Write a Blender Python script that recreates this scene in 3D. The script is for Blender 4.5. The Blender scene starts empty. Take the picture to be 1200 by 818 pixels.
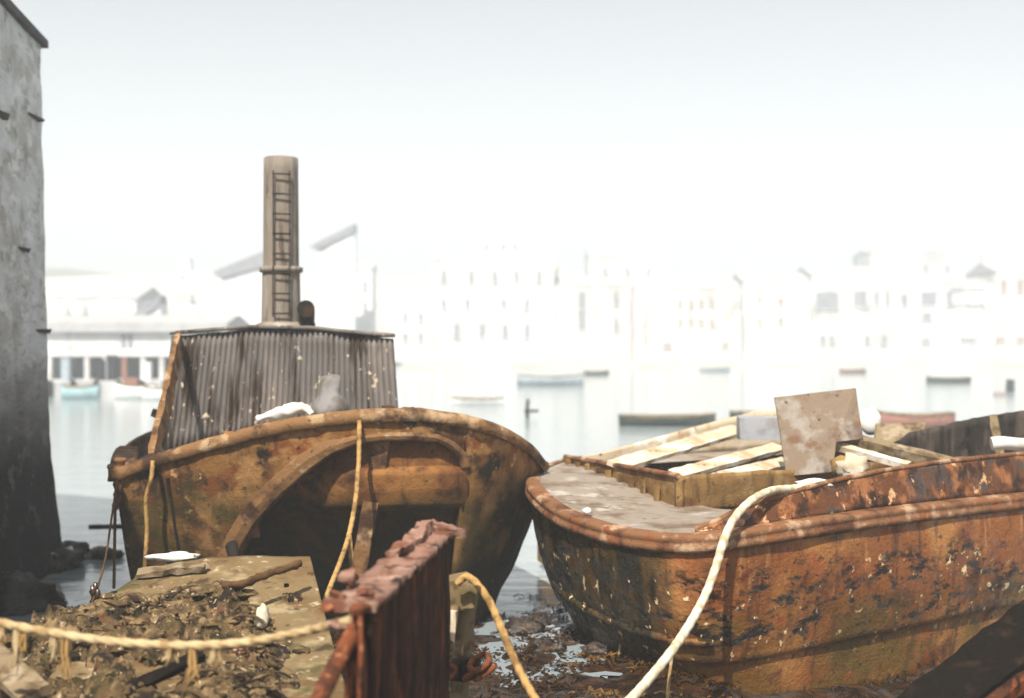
import bpy, math, random
from mathutils import Vector, noise, Matrix
R = math.radians
rnd = random.Random(7)
SC = bpy.context.scene
COL = SC.collection

# ------------------------------------------------------------------ camera
CAM_H = 2.1
cd = bpy.data.cameras.new('camera'); cam = bpy.data.objects.new('camera', cd); COL.objects.link(cam)
cam.location = (0, 0, CAM_H); cam.rotation_euler = (R(90 - 0.344), 0, 0)
cd.lens = 45; cd.sensor_width = 36; cd.clip_start = 0.1; cd.clip_end = 3000
cd.dof.use_dof = True; cd.dof.focus_distance = 8.0; cd.dof.aperture_fstop = 1.15
SC.camera = cam
# ------------------------------------------------------------------ sky, sun, exposure
SUN_EL, SUN_AZ = 52, 196          # azimuth clockwise from +Y
w = bpy.data.worlds.new('World'); SC.world = w; w.use_nodes = True
nt = w.node_tree; bg = nt.nodes['Background']
sky = nt.nodes.new('ShaderNodeTexSky'); sky.sky_type = 'NISHITA'; sky.sun_disc = False
sky.sun_elevation = R(SUN_EL); sky.sun_rotation = R(SUN_AZ)
sky.air_density = 1.0; sky.dust_density = 1.6; sky.ozone_density = 1.0
hs = nt.nodes.new('ShaderNodeHueSaturation'); hs.inputs['Saturation'].default_value = 0.20
hs.inputs['Value'].default_value = 1.0
nt.links.new(sky.outputs[0], hs.inputs['Color']); nt.links.new(hs.outputs[0], bg.inputs['Color'])
bg.inputs['Strength'].default_value = 0.079
sd = bpy.data.lights.new('sun', 'SUN'); sun = bpy.data.objects.new('sun', sd); COL.objects.link(sun)
sd.energy = 5.0; sd.angle = R(0.6); sd.color = (1.0, 0.93, 0.82)
ts = Vector((math.sin(R(SUN_AZ)) * math.cos(R(SUN_EL)), math.cos(R(SUN_AZ)) * math.cos(R(SUN_EL)), math.sin(R(SUN_EL))))
sun.rotation_euler = (-ts).to_track_quat('-Z', 'Y').to_euler(); sun.location = (0, 0, 60)
vs = SC.view_settings; vs.view_transform = 'Standard'; vs.look = 'None'; vs.gamma = 1; vs.use_curve_mapping = False
SC.display_settings.display_device = 'sRGB'
vs.exposure = 0.86
SC.cycles.volume_bounces = 1

# ------------------------------------------------------------------ helpers
def P(px, py, D):
    """point at depth D that the photo (1200x818) shows at px, py"""
    return Vector(((px - 600) / 1500 * D, D, CAM_H - (py - 400) / 1500 * D))
def PX(px, D, z):
    return Vector(((px - 600) / 1500 * D, D, z))
def lerp(a, b, t): return a + (b - a) * t
def sstep(a, b, x):
    t = max(0, min(1, (x - a) / (b - a))); return t * t * (3 - 2 * t)
def cat(pts, n):
    """Catmull-Rom through pts (Vectors or tuples), n samples"""
    pts = [Vector(p) for p in pts]; m = len(pts) - 1; out = []
    for i in range(n):
        s = i / (n - 1) * m; k = min(int(s), m - 1); t = s - k
        p1, p2 = pts[k], pts[k + 1]
        p0 = pts[k - 1] if k > 0 else p1 * 2 - p2
        p3 = pts[k + 2] if k + 2 <= m else p2 * 2 - p1
        out.append(0.5 * ((2 * p1) + (p2 - p0) * t + (2 * p0 - 5 * p1 + 4 * p2 - p3) * t * t + (3 * p1 - p0 - 3 * p2 + p3) * t ** 3))
    return out
def interp(tab, x):
    if x <= tab[0][0]: return tab[0][1]
    for (a, fa), (b, fb) in zip(tab, tab[1:]):
        if x <= b: return lerp(fa, fb, (x - a) / (b - a))
    return tab[-1][1]
def nz(p, s=1.0, o=4): return noise.fractal(Vector(p) * s, 0.9, 2.0, o)

class MB:
    def __init__(self): self.v = []; self.f = []; self.s = []
    def add(self, pts, faces, smooth=False):
        b = len(self.v); self.v += [Vector(p) for p in pts]
        for f in faces: self.f.append([b + i for i in f]); self.s.append(smooth)
        return self
    def grid(self, rows, closed=False, smooth=True, flip=False):
        n = len(rows[0]); pts = [p for r in rows for p in r]; fs = []
        for i in range(len(rows) - 1):
            for j in range(n if closed else n - 1):
                a, b = i * n + j, i * n + (j + 1) % n; c, d = b + n, a + n
                fs.append([a, d, c, b] if flip else [a, b, c, d])
        return self.add(pts, fs, smooth)
    def box(self, c, s, rot=None, jit=0.0):
        c = Vector(c); pts = []
        for z in (-.5, .5):
            for x, y in ((-.5, -.5), (.5, -.5), (.5, .5), (-.5, .5)):
                q = Vector((x * s[0] + rnd.uniform(-jit, jit), y * s[1] + rnd.uniform(-jit, jit), z * s[2] + rnd.uniform(-jit, jit)))
                pts.append(c + (rot @ q if rot else q))
        return self.add(pts, [[3, 2, 1, 0], [4, 5, 6, 7], [0, 1, 5, 4], [1, 2, 6, 5], [2, 3, 7, 6], [3, 0, 4, 7]])
    def prism(self, poly, ext):
        n = len(poly); e = Vector(ext); a = [Vector(p) for p in poly]
        fs = [list(range(n))[::-1], list(range(n, 2 * n))] + [[i, (i + 1) % n, n + (i + 1) % n, n + i] for i in range(n)]
        return self.add(a + [p + e for p in a], fs)
    def plank(self, a, b, wd, th, up=(0, 0, 1), n=14, wob=0.006, seed=0):
        """a weathered board from a to b: wd wide, th thick, edges slightly uneven"""
        a, b = Vector(a), Vector(b); d = (b - a).normalized(); sx = d.cross(Vector(up)).normalized(); uz = sx.cross(d)
        rows = []
        for i in range(n):
            p = a.lerp(b, i / (n - 1)); q = []
            for cx, cz in ((-1, -1), (-.9, -1), (.9, -1), (1, -1), (1, 1), (.9, 1), (-.9, 1), (-1, 1)):
                c0 = Vector((cx * .9 + seed, cz * 1.3, seed * 2.1)); j = 1.6 * wob * Vector((nz(p * 7 + c0), nz(p * 7 + c0 * 2 + Vector((9, 0, 0))), nz(p * 9 - c0)))
                q.append(p + sx * cx * wd / 2 + uz * cz * th / 2 + j)
            rows.append(q)
        self.grid(rows, closed=True, smooth=False)
        self.add(rows[0], [[7, 6, 5, 4, 3, 2, 1, 0][::-1]]); self.add(rows[-1], [[7, 6, 5, 4, 3, 2, 1, 0]])
        return self
    def tube(self, path, r, seg=10, caps=True, rope=0, pitch=0.07, amp=0.16, wob=0.0):
        path = [Vector(p) for p in path]; n = len(path); rows = []; L = 0; up = None
        for i, p in enumerate(path):
            t = (path[min(i + 1, n - 1)] - path[max(i - 1, 0)]).normalized()
            if up is None: up = t.orthogonal().normalized()
            up = (up - t * up.dot(t)).normalized(); sx = t.cross(up)
            if i: L += (p - path[i - 1]).length
            rr = r[i] if isinstance(r, (list, tuple)) else r
            row = []
            for k in range(seg):
                a = 2 * math.pi * k / seg
                q = rr * (1 + (amp * math.cos(rope * a - 2 * math.pi * L / pitch) if rope else 0) + (wob * nz((p.x * 9 + k, p.y * 9, p.z * 9)) if wob else 0))
                row.append(p + up * math.cos(a) * q + sx * math.sin(a) * q)
            rows.append(row)
        self.grid(rows, closed=True)
        if caps:
            self.add(rows[0], [list(range(seg))[::-1]]); self.add(rows[-1], [list(range(seg))])
        return self
    def lathe(self, c, prof, seg=28, smooth=True):
        c = Vector(c)
        return self.grid([[c + Vector((r * math.cos(2 * math.pi * k / seg), r * math.sin(2 * math.pi * k / seg), z)) for k in range(seg)] for r, z in prof], closed=True, smooth=smooth)
    def lump(self, c, r, sq=(1, 1, 1), amp=.35, fr=1.6, seg=10, seed=0, smooth=True):
        c = Vector(c); rows = []; m = max(5, seg // 2 + 1)
        for i in range(m):
            th = math.pi * i / (m - 1) * .996 + .002; row = []
            for k in range(seg):
                a = 2 * math.pi * k / seg; d = Vector((math.sin(th) * math.cos(a), math.sin(th) * math.sin(a), math.cos(th)))
                q = r * (1 + amp * nz(d * fr + Vector((seed * 3.1, seed * 1.7, seed)), 1, 3))
                row.append(c + Vector((d.x * sq[0], d.y * sq[1], d.z * sq[2])) * q)
            rows.append(row)
        return self.grid(rows, closed=True, smooth=smooth, flip=True)
    def noisy(self, amp, sc, vec=None, o=4):
        for v in self.v:
            n = noise.noise_vector(v * sc) * amp if vec is None else Vector(vec) * nz(v, sc, o) * amp
            v += n
        return self
    def build(self, name, mat, parent=None, loc=None, solid=0.0, off=-1):
        base = parent['_b'] if parent is not None else (loc or (0, 0, 0))
        base = Vector(base)
        me = bpy.data.meshes.new(name); me.from_pydata([tuple(v - base) for v in self.v], [], self.f)
        me.polygons.foreach_set('use_smooth', self.s); me.update()
        o = bpy.data.objects.new(name, me); COL.objects.link(o); me.materials.append(mat)
        o['_b'] = tuple(base)
        if parent is not None: o.parent = parent
        else: o.location = base
        if solid:
            m = o.modifiers.new('solidify', 'SOLIDIFY'); m.thickness = solid; m.offset = off
        return o
def tag(o, label=None, cat_=None, group=None, kind=None):
    if label: o['label'] = label
    if cat_: o['category'] = cat_
    if group: o['group'] = group
    if kind: o['kind'] = kind
    return o
def thing(name, loc, label, cat_, group=None):
    o = bpy.data.objects.new(name, None); COL.objects.link(o); o.location = loc; o['_b'] = tuple(loc); o.empty_display_size = .2
    return tag(o, label, cat_, group)

# ------------------------------------------------------------------ materials
def lin(r, g, b): return tuple(((c / 255) / 12.92 if c / 255 <= .04045 else ((c / 255 + .055) / 1.055) ** 2.4) for c in (r, g, b)) + (1,)
WET = True    # everything on the wet foreshore is darker and richer than its dry colour
def dk(c): return (tuple(.88 * x ** 1.27 for x in c[:3]) + (1,)) if WET else c
class MT:
    """a layered procedural material"""
    def __init__(self, name, base, rough=.8, scale=1.0, metallic=0.0, spec=.3):
        m = bpy.data.materials.new(name); m.use_nodes = True; self.m = m; self.t = m.node_tree
        self.b = self.t.nodes['Principled BSDF']; self.b.inputs['Roughness'].default_value = rough
        self.b.inputs['Metallic'].default_value = metallic; self.b.inputs['Specular IOR Level'].default_value = spec
        tc = self.t.nodes.new('ShaderNodeTexCoord'); mp = self.t.nodes.new('ShaderNodeMapping'); mp.inputs['Scale'].default_value = (scale,) * 3
        self.t.links.new(tc.outputs['Object'], mp.inputs['Vector']); self.vec = mp.outputs['Vector']; self.raw = tc.outputs['Object']
        rgb = self.t.nodes.new('ShaderNodeRGB'); rgb.outputs[0].default_value = dk(base); self.c = rgb.outputs[0]; self.h = None
        self.lastmask = None
    def noise(self, scale, detail=6, rough=.6, stretch=None, seed=0, dist=0.0):
        v = self.vec
        if stretch or seed:
            mp = self.t.nodes.new('ShaderNodeMapping'); mp.inputs['Scale'].default_value = stretch or (1, 1, 1)
            mp.inputs['Location'].default_value = (seed * 3.7, seed * 1.9, seed * 2.3); self.t.links.new(v, mp.inputs['Vector']); v = mp.outputs['Vector']
        n = self.t.nodes.new('ShaderNodeTexNoise'); n.inputs['Scale'].default_value = scale; n.inputs['Detail'].default_value = detail
        n.inputs['Roughness'].default_value = rough; n.inputs['Distortion'].default_value = dist
        self.t.links.new(v, n.inputs['Vector']); return n.outputs['Fac']
    def rng(self, val, a, b, c=0.0, d=1.0):
        r = self.t.nodes.new('ShaderNodeMapRange'); r.interpolation_type = 'SMOOTHSTEP'
        for i, x in zip(('From Min', 'From Max', 'To Min', 'To Max'), (a, b, c, d)): r.inputs[i].default_value = x
        self.t.links.new(val, r.inputs['Value']); return r.outputs['Result']
    def math(self, op, a, b):
        n = self.t.nodes.new('ShaderNodeMath'); n.operation = op
        for i, x in enumerate((a, b)):
            if isinstance(x, (int, float)): n.inputs[i].default_value = x
            else: self.t.links.new(x, n.inputs[i])
        return n.outputs[0]
    def axis(self, k):
        s = self.t.nodes.new('ShaderNodeSeparateXYZ'); self.t.links.new(self.raw, s.inputs[0]); return s.outputs[k]
    def mix(self, col, mask):
        m = self.t.nodes.new('ShaderNodeMix'); m.data_type = 'RGBA'; self.t.links.new(mask, m.inputs[0]) if not isinstance(mask, float) else setattr(m.inputs[0], 'default_value', mask)
        self.t.links.new(self.c, m.inputs[6]); m.inputs[7].default_value = dk(col); self.c = m.outputs[2]; return self
    def layer(self, col, scale, lo, hi, detail=6, rough=.6, stretch=None, seed=0, zband=None, amt=1.0, dist=0.0):
        k = self.rng(self.noise(scale, detail, rough, stretch, seed, dist), lo, hi, 0, amt)
        if zband:
            z = self.math('ADD', self.axis(2), self.math('MULTIPLY', self.math('SUBTRACT', self.noise(2.2, 3, .6, None, seed + 5), .5), zband[4] if len(zband) > 4 else .25))
            k = self.math('MULTIPLY', k, self.math('MULTIPLY', self.rng(z, zband[0], zband[1]), self.rng(z, zband[2], zband[3], 1, 0)))
        self.lastmask = k
        return self.mix(col, k)
    def height(self, val, k):
        val = self.math('MULTIPLY', val, k); self.h = val if self.h is None else self.math('ADD', self.h, val); return self
    def roughness(self, val): self.t.links.new(val, self.b.inputs['Roughness']); return self
    def done(self, strength=.6, dist=.02):
        self.t.links.new(self.c, self.b.inputs['Base Color'])
        if self.h is not None:
            bp = self.t.nodes.new('ShaderNodeBump'); bp.inputs['Strength'].default_value = strength; bp.inputs['Distance'].default_value = dist
            self.t.links.new(self.h, bp.inputs['Height']); self.t.links.new(bp.outputs[0], self.b.inputs['Normal'])
        return self.m
M = {}
def rusty(name, base, tones, bump=.8, algae=None, tide=None, streak=True, rough=.8, fine=1.0):
    t = MT(name, base, rough)
    for i, (c, sc, lo, hi) in enumerate(tones): t.layer(c, sc, lo, hi, seed=i + 1)
    if streak:
        t.layer((.035, .018, .01, 1), 5, .52, .72, stretch=(2.2, 2.2, .28), seed=11, amt=.75)
        t.layer((.42, .25, .12, 1), 6, .60, .74, stretch=(2.6, 2.6, .35), seed=14, amt=.5)
    if algae: t.layer((.075, .07, .012, 1), 2.6, .30, .62, seed=21, zband=algae, amt=.85)
    if tide: t.layer((.022, .018, .010, 1), 2.0, .22, .46, seed=25, zband=(-9, -8, tide - .12, tide + .12), amt=.6)  # dark low band: wet tide mark on the hull, painted shade in the recess
    t.layer((.02, .012, .008, 1), 17 * fine, .60, .70, seed=31, amt=.8)
    t.height(t.noise(9 * fine, 8, .65), .6).height(t.noise(60 * fine, 5, .7), .35)
    return t.done(bump, .03)
# left boat rust: ochre brown, green low down
M['barge_rust'] = rusty('ochre_rust', (.30, .165, .055, 1), [((.10, .048, .018, 1), 2.2, .46, .60), ((.42, .25, .105, 1), 3.3, .48, .62), ((.28, .105, .03, 1), 5, .52, .66), ((.04, .022, .011, 1), 3.6, .56, .66), ((.60, .42, .22, 1), 9, .62, .70)], algae=(-.3, -.2, .85, 1.2), tide=.42)
M['recess_rust'] = rusty('dark_ochre_rust', (.20, .085, .026, 1), [((.36, .19, .06, 1), 2.4, .42, .62), ((.05, .026, .011, 1), 3.0, .5, .66)], algae=(-.3, .0, .85, 1.05), tide=.86)  # low dark band here deepens the undercut's shade under the arch by colour
M['rim_rust'] = rusty('worn_rim_rust', (.30, .175, .08, 1), [((.52, .38, .24, 1), 5, .52, .66), ((.10, .05, .024, 1), 3.4, .49, .64)], streak=False)
# right barge
t = MT('orange_brown_rust', (.33, .135, .032, 1), .78, spec=.4)
t.layer((.48, .25, .085, 1), 1.5, .45, .66, seed=1).layer((.13, .046, .016, 1), 2.3, .48, .66, seed=2)
t.layer((.10, .04, .016, 1), 4, .52, .68, stretch=(2.4, 2.4, .3), seed=41, amt=.7).layer((.52, .29, .12, 1), 5, .56, .70, stretch=(2.6, 2.6, .35), seed=42, amt=.6)
t.layer((.19, .135, .025, 1), 1.2, .40, .62, seed=3, zband=(-.3, 0, .42, .62, .3), amt=.8)
t.layer((.40, .13, .04, 1), 4.5, .55, .70, seed=4, amt=.7).layer((.17, .03, .016, 1), 6, .60, .70, seed=5, amt=.8)
t.layer((.030, .015, .007, 1), 7.5, .525, .60, detail=12, rough=.74, stretch=(.55, .55, 1.2), seed=6, zband=(.18, .38, .78, .90, .12))
k1 = t.lastmask
xb = t.math('ADD', t.axis(0), t.math('MULTIPLY', t.math('SUBTRACT', t.noise(2.4, 6, .65, (1, 1, .5), 17), .5), .55))
t.mix((.062, .056, .016, 1), t.rng(xb, -2.12, -2.3, 0, .8))  # bow end face: green algae, and its shade painted into the colour
t.mix((.016, .014, .008, 1), t.math('MULTIPLY', t.rng(xb, -2.15, -2.3, 0, .9), t.rng(t.noise(3.4, 6, .6, (1.6, 1.6, .5), 19), .46, .58)))
t.layer((.95, .74, .46, 1), 11.5, .605, .65, detail=6, rough=.62, seed=7, zband=(.12, .3, .72, .84, .12))  # pale rust flakes that also paint in wet glints
k2 = t.lastmask
t.layer((.025, .014, .01, 1), 15, .60, .68, seed=8, amt=.8)
t.roughness(t.rng(t.noise(7, 6, .7, None, 23), .40, .60, .28, .85))
t.height(k1, -.8).height(k2, .7).height(t.noise(8, 8, .65), .7).height(t.noise(46, 5, .7), .35)
M['hull_rust'] = t.done(.9, .03)
M['bulwark_rust'] = rusty('patchy_bulwark_rust', (.20, .088, .036, 1), [((.42, .20, .09, 1), 5, .48, .60), ((.13, .10, .09, 1), 3.6, .52, .64), ((.07, .03, .014, 1), 6, .50, .62), ((.72, .48, .28, 1), 9, .60, .66)])
M['rail_rust'] = rusty('rail_rust', (.29, .155, .078, 1), [((.52, .37, .25, 1), 5, .50, .64), ((.13, .058, .026, 1), 3.5, .48, .64), ((.30, .12, .045, 1), 6, .52, .66)], streak=False)
t = MT('dusty_deck', (.36, .31, .26, 1), .85); t.layer((.22, .16, .11, 1), 3, .45, .65, seed=1).layer((.50, .46, .42, 1), 4, .52, .68, seed=2).layer((.10, .06, .03, 1), 9, .6, .7, seed=3, amt=.7)
M['deck'] = t.height(t.noise(20, 6, .7), .5).done(.5, .02)
M['coaming'] = rusty('ochre_coaming', (.33, .21, .085, 1), [((.20, .10, .04, 1), 3, .47, .65), ((.42, .30, .15, 1), 4, .52, .68)])
M['plate'] = rusty('grey_pink_rust_plate', (.30, .235, .175, 1), [((.40, .36, .32, 1), 4, .46, .60), ((.25, .155, .10, 1), 6.5, .54, .68), ((.17, .135, .12, 1), 3, .52, .66)], bump=.5, streak=False)
t = MT('corrugated_iron', (.21, .195, .185, 1), .8); t.layer((.28, .25, .23, 1), 2.5, .45, .65, stretch=(1.5, 1.5, .4), seed=1).layer((.07, .045, .03, 1), 3, .48, .66, stretch=(3, 3, .4), seed=2)
t.layer((.66, .58, .47, 1), 11, .665, .70, detail=2, seed=3); t.layer((.50, .44, .37, 1), 19, .67, .71, detail=3, stretch=(1, 1, .5), seed=4)
M['corrugated'] = t.height(t.noise(50, 4), .3).done(.4, .01)
t = MT('funnel_paint', (.29, .25, .21, 1), .8); t.layer((.40, .37, .33, 1), 3, .45, .65, stretch=(1.5, 1.5, .3), seed=1).layer((.10, .062, .04, 1), 4, .52, .68, stretch=(2, 2, .35), seed=2).layer((.40, .34, .26, 1), 12, .62, .7, seed=3)
M['funnel'] = t.height(t.noise(30, 5), .4).done(.5, .015)
t = MT('sooty_iron', (.03, .022, .018, 1), .7); t.layer((.10, .05, .025, 1), 7, .52, .66, seed=1); M['iron'] = t.height(t.noise(30, 5), .4).done(.6, .01)
t = MT('grey_timber', (.30, .235, .15, 1), .85); t.layer((.16, .11, .06, 1), 8, .48, .64, stretch=(1, 1, 1), seed=1).layer((.42, .35, .26, 1), 5, .52, .66, seed=2); M['timber'] = t.height(t.noise(35, 6, .7), .5).done(.6, .012)
t = MT('bleached_board', (.60, .51, .39, 1), .85); t.layer((.50, .38, .25, 1), 5, .50, .66, seed=1).layer((.80, .75, .67, 1), 4, .5, .66, seed=2).layer((.22, .12, .05, 1), 10, .62, .7, seed=3); M['bleached'] = t.height(t.noise(30, 6, .7), .5).done(.5, .012)
t = MT('tarred_timber', (.022, .017, .014, 1), .95, spec=.1); t.layer((.07, .045, .03, 1), 6, .5, .7, seed=1); M['tarred'] = t.height(t.noise(25, 6, .7), .6).done(.8, .02)
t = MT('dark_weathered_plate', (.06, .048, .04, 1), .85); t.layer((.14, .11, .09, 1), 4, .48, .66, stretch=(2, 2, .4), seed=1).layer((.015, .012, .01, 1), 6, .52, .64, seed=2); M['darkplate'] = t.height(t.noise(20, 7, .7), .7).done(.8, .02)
t = MT('pink_flaking_rust', (.38, .235, .18, 1), .85); t.layer((.24, .11, .065, 1), 6, .48, .60, seed=1).layer((.54, .39, .32, 1), 9, .52, .66, seed=2).layer((.06, .026, .018, 1), 13, .54, .62, seed=3); M['pink'] = t.height(t.noise(24, 8, .7), .8).done(.9, .02)
t = MT('dark_streaked_rust', (.115, .052, .026, 1), .8, spec=.15); t.layer((.04, .018, .011, 1), 5, .44, .60, stretch=(2, 2, .4), seed=1).layer((.26, .10, .042, 1), 7, .54, .66, stretch=(2, 2, .5), seed=2).layer((.30, .12, .05, 1), 14, .66, .72, stretch=(2, 2, .4), seed=3); M['web'] = t.height(t.noise(18, 7, .65), .7).height(t.noise(9, 6, .6, (4, 4, .3)), .7).done(.9, .02)
t = MT('orange_rust', (.24, .085, .032, 1), .8); t.layer((.10, .036, .016, 1), 9, .46, .60, seed=1).layer((.42, .20, .10, 1), 18, .57, .66, seed=2); M['orange'] = t.height(t.noise(40, 6, .7), .6).done(.8, .012)
def plain(name, c, c2, sc=12, rough=.85, bump=.4):
    t = MT(name, c, rough); t.layer(c2, sc, .42, .66, seed=1); return t.height(t.noise(sc * 4, 5), .4).done(bump, .008)
M['white_rope'] = plain('white_rope', (.72, .66, .54, 1), (.50, .41, .27, 1))
M['yellow_rope'] = plain('yellow_rope', (.50, .34, .15, 1), (.26, .16, .06, 1))
M['old_rope'] = plain('old_rope', (.56, .45, .28, 1), (.36, .25, .12, 1))
M['brown_rope'] = plain('brown_rope', (.16, .09, .035, 1), (.08, .045, .02, 1))
M['fibre'] = plain('pale_fibre', (.55, .44, .27, 1), (.30, .20, .09, 1), 20)
M['canvas'] = plain('white_canvas', (.74, .72, .68, 1), (.58, .52, .44, 1), 5)
M['grey_sack'] = plain('grey_sack', (.30, .29, .29, 1), (.20, .17, .14, 1), 6)
M['white_plastic'] = plain('white_plastic', (.78, .76, .72, 1), (.62, .56, .48, 1), 5, .45, .1)
M['blue_grey'] = plain('blue_grey_paint', (.42, .43, .46, 1), (.33, .31, .30, 1), 6)
M['ochre_box'] = plain('ochre_paint', (.36, .24, .10, 1), (.22, .14, .06, 1), 6)
t = MT('slab_concrete', (.265, .195, .105, 1), .88); t.layer((.21, .135, .06, 1), 2.6, .44, .64, seed=1).layer((.40, .33, .21, 1), 4, .5, .66, seed=2).layer((.13, .11, .04, 1), 2.4, .50, .64, seed=3).layer((.07, .045, .022, 1), 8, .56, .66, seed=4, amt=.8).layer((.58, .50, .36, 1), 11, .60, .68, seed=5, amt=.7); M['slab'] = t.height(t.noise(14, 8, .7), .6).done(.8, .02)
t = MT('weed_crust', (.22, .15, .075, 1), .85); t.layer((.05, .032, .017, 1), 8, .45, .57, seed=1).layer((.40, .29, .16, 1), 12, .50, .62, seed=2).layer((.26, .09, .035, 1), 5, .58, .68, seed=3, amt=.7).layer((.12, .10, .025, 1), 4, .5, .66, seed=4, amt=.6).layer((.66, .54, .38, 1), 22, .61, .67, seed=5); M['crust'] = t.height(t.noise(30, 8, .75), 1).done(1, .03)
t = MT('wet_mud', (.042, .026, .014, 1), .5, spec=.8); t.layer((.10, .05, .02, 1), 3.2, .46, .62, seed=1).layer((.018, .013, .010, 1), 4.5, .48, .62, seed=2).layer((.20, .105, .04, 1), 11, .58, .68, seed=3, amt=.8)
t.roughness(t.rng(t.noise(3.5, 5, .6, None, 9), .42, .62, .06, .7)); M['mud'] = t.height(t.noise(12, 8, .7), .8).height(t.noise(50, 5, .7), .3).done(.8, .03)
t = MT('bladder_weed', (.085, .045, .016, 1), .24, spec=.9); t.layer((.26, .15, .055, 1), 2.0, .54, .66, seed=1).layer((.03, .02, .01, 1), 7, .52, .64, seed=2); M['weed'] = t.height(t.noise(40, 5), .5).done(.6, .01)
WET = False
t = MT('harbour_water', (.27, .31, .32, 1), .12, spec=.5); t.b.inputs['IOR'].default_value = 1.33
t.height(t.noise(1.1, 4, .55, (.6, 1.6, 1)), 1).height(t.noise(5.5, 3, .5, (.7, 1.5, 1), 3), .22); M['water'] = t.done(.30, .10)
t = MT('puddle_water', (.24, .28, .30, 1), .05, spec=.5); t.b.inputs['IOR'].default_value = 1.33; M['puddle'] = t.height(t.noise(9, 3), .3).done(.1, .02)
t = MT('harled_wall', (.66, .67, .67, 1), .9); t.layer((.50, .49, .47, 1), 3.2, .42, .62, stretch=(1, .3, 1), seed=1).layer((.78, .78, .78, 1), 6, .5, .66, stretch=(1, .3, 1), seed=2).layer((.34, .32, .29, 1), 11, .54, .68, stretch=(1, .3, 1), seed=3, amt=.8)
t.layer((.32, .27, .22, 1), 3, .52, .68, stretch=(2, .7, .5), seed=6, amt=.5)
z = t.math('ADD', t.axis(2), t.math('MULTIPLY', t.math('SUBTRACT', t.noise(1.6, 6, .65, (1, .4, 1), 8), .5), .9))
t.mix((.15, .14, .135, 1), t.rng(z, 2.3, 1.6, 0, .75)); t.mix((.020, .018, .016, 1), t.rng(z, 1.75, .9, 0, .95)); t.mix((.30, .27, .23, 1), t.math('MULTIPLY', t.rng(t.noise(6, 6, .7, (1, .35, .6), 27), .54, .66), t.rng(z, .3, 1.5, .18, .8)))
M['harl'] = t.height(t.noise(7, 8, .7, (1, .35, 1)), .8).height(t.noise(22, 5, .7, (1, .35, 1)), .5).done(.8, .05)
M['slate'] = plain('dark_slate', (.045, .042, .042, 1), (.08, .07, .065, 1), 3)
M['slate_dry'] = plain('dry_grey_slate', (.22, .22, .24, 1), (.17, .17, .19, 1), 3)
for n, c in dict(w1=(.55, .55, .54), w2=(.48, .48, .47), w3=(.53, .51, .49), w4=(.44, .44, .45), w5=(.57, .57, .57)).items():
    _t = MT('house_wall_' + 'abcde'[int(n[1]) - 1], c + (1,), .9); _t.layer(tuple(x * .72 for x in c) + (1,), .30, .44, .62, seed=ord(n[1])).layer(tuple(x * .6 for x in c) + (1,), .9, .54, .68, stretch=(1, 1, .35), seed=ord(n[1]) + 3).layer(tuple(min(.8, x * 1.15) for x in c) + (1,), .5, .5, .66, seed=ord(n[1]) + 7); M[n] = _t.done()
M['roof_far'] = plain('grey_slate_roof', (.20, .20, .22, 1), (.15, .15, .16, 1), 1.5)
M['roof_pale'] = plain('pale_roof', (.36, .36, .37, 1), (.31, .31, .32, 1), 1.5)
M['glass_far'] = plain('window_glass', (.20, .205, .23, 1), (.25, .25, .27, 1), 2, .3, .05)
M['glass_brown'] = plain('brown_window', (.29, .225, .205, 1), (.25, .205, .195, 1), 2, .3, .05)
M['hill'] = plain('moor_hill', (.10, .10, .075, 1), (.15, .14, .11, 1), .05, .95, .2)
M['shore'] = plain('shore_ground', (.38, .37, .35, 1), (.30, .29, .27, 1), .3)
M['green_paint'] = plain('dark_green_paint', (.022, .035, .028, 1), (.05, .055, .045, 1), 3)
M['red_paint'] = plain('red_brown_paint', (.24, .11, .08, 1), (.17, .085, .065, 1), 3)
M['teal_paint'] = plain('teal_paint', (.26, .40, .43, 1), (.32, .43, .46, 1), 3)
M['white_paint'] = plain('white_boat_paint', (.75, .75, .74, 1), (.62, .62, .60, 1), 3)
M['grey_paint'] = plain('grey_boat_paint', (.30, .35, .39, 1), (.24, .28, .32, 1), 3)
M['black_paint'] = plain('black_paint', (.012, .012, .018, 1), (.025, .025, .03, 1), 3)

# ------------------------------------------------------------------ setting: mud, water, far shore
WZ = -0.32
def shore_line(x): return 12.3 + 2.7 * sstep(-2.2, -4.0, x) + 1.0 * sstep(.5, 3, x)
def mud_z(x, y):
    s = shore_line(x)
    b = interp([(0, .75), (3.0, .45), (5.5, .10), (7.0, -.02), (9, -.10), (10, -.17), (11.0, -.25)], y) if y < 11 else lerp(-.25, WZ, min(1, (y - 11) / max(.3, s - 11)))
    if y > s: b = WZ - (y - s) * .10
    b += .075 * nz((x, y * .6, 0), 1.7, 5) + .025 * nz((x, y, 3), 6, 4) - .05 * sstep(9, 10, y)
    if 11 < y: b -= .03
    if x > 1: b -= .17 * sstep(.9, 1.7, x) * sstep(5.6, 7.2, y) * sstep(11.5, 9, y)
    if x < -3.2: b -= .05 * sstep(-3.2, -4, x) * sstep(9, 10.5, y)
    return b
m = MB(); nx, ny = 260, 300
m.grid([[Vector((lerp(-9, 9, i / nx), y, mud_z(lerp(-9, 9, i / nx), y))) for i in range(nx + 1)] for y in [lerp(-3, 19, j / ny) for j in range(ny + 1)]])
m.build('mud', M['mud']); tag(bpy.data.objects['mud'], 'dark wet mud of the foreshore between the wrecked boats', 'mud', kind='structure')
pr = random.Random(21)
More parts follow.
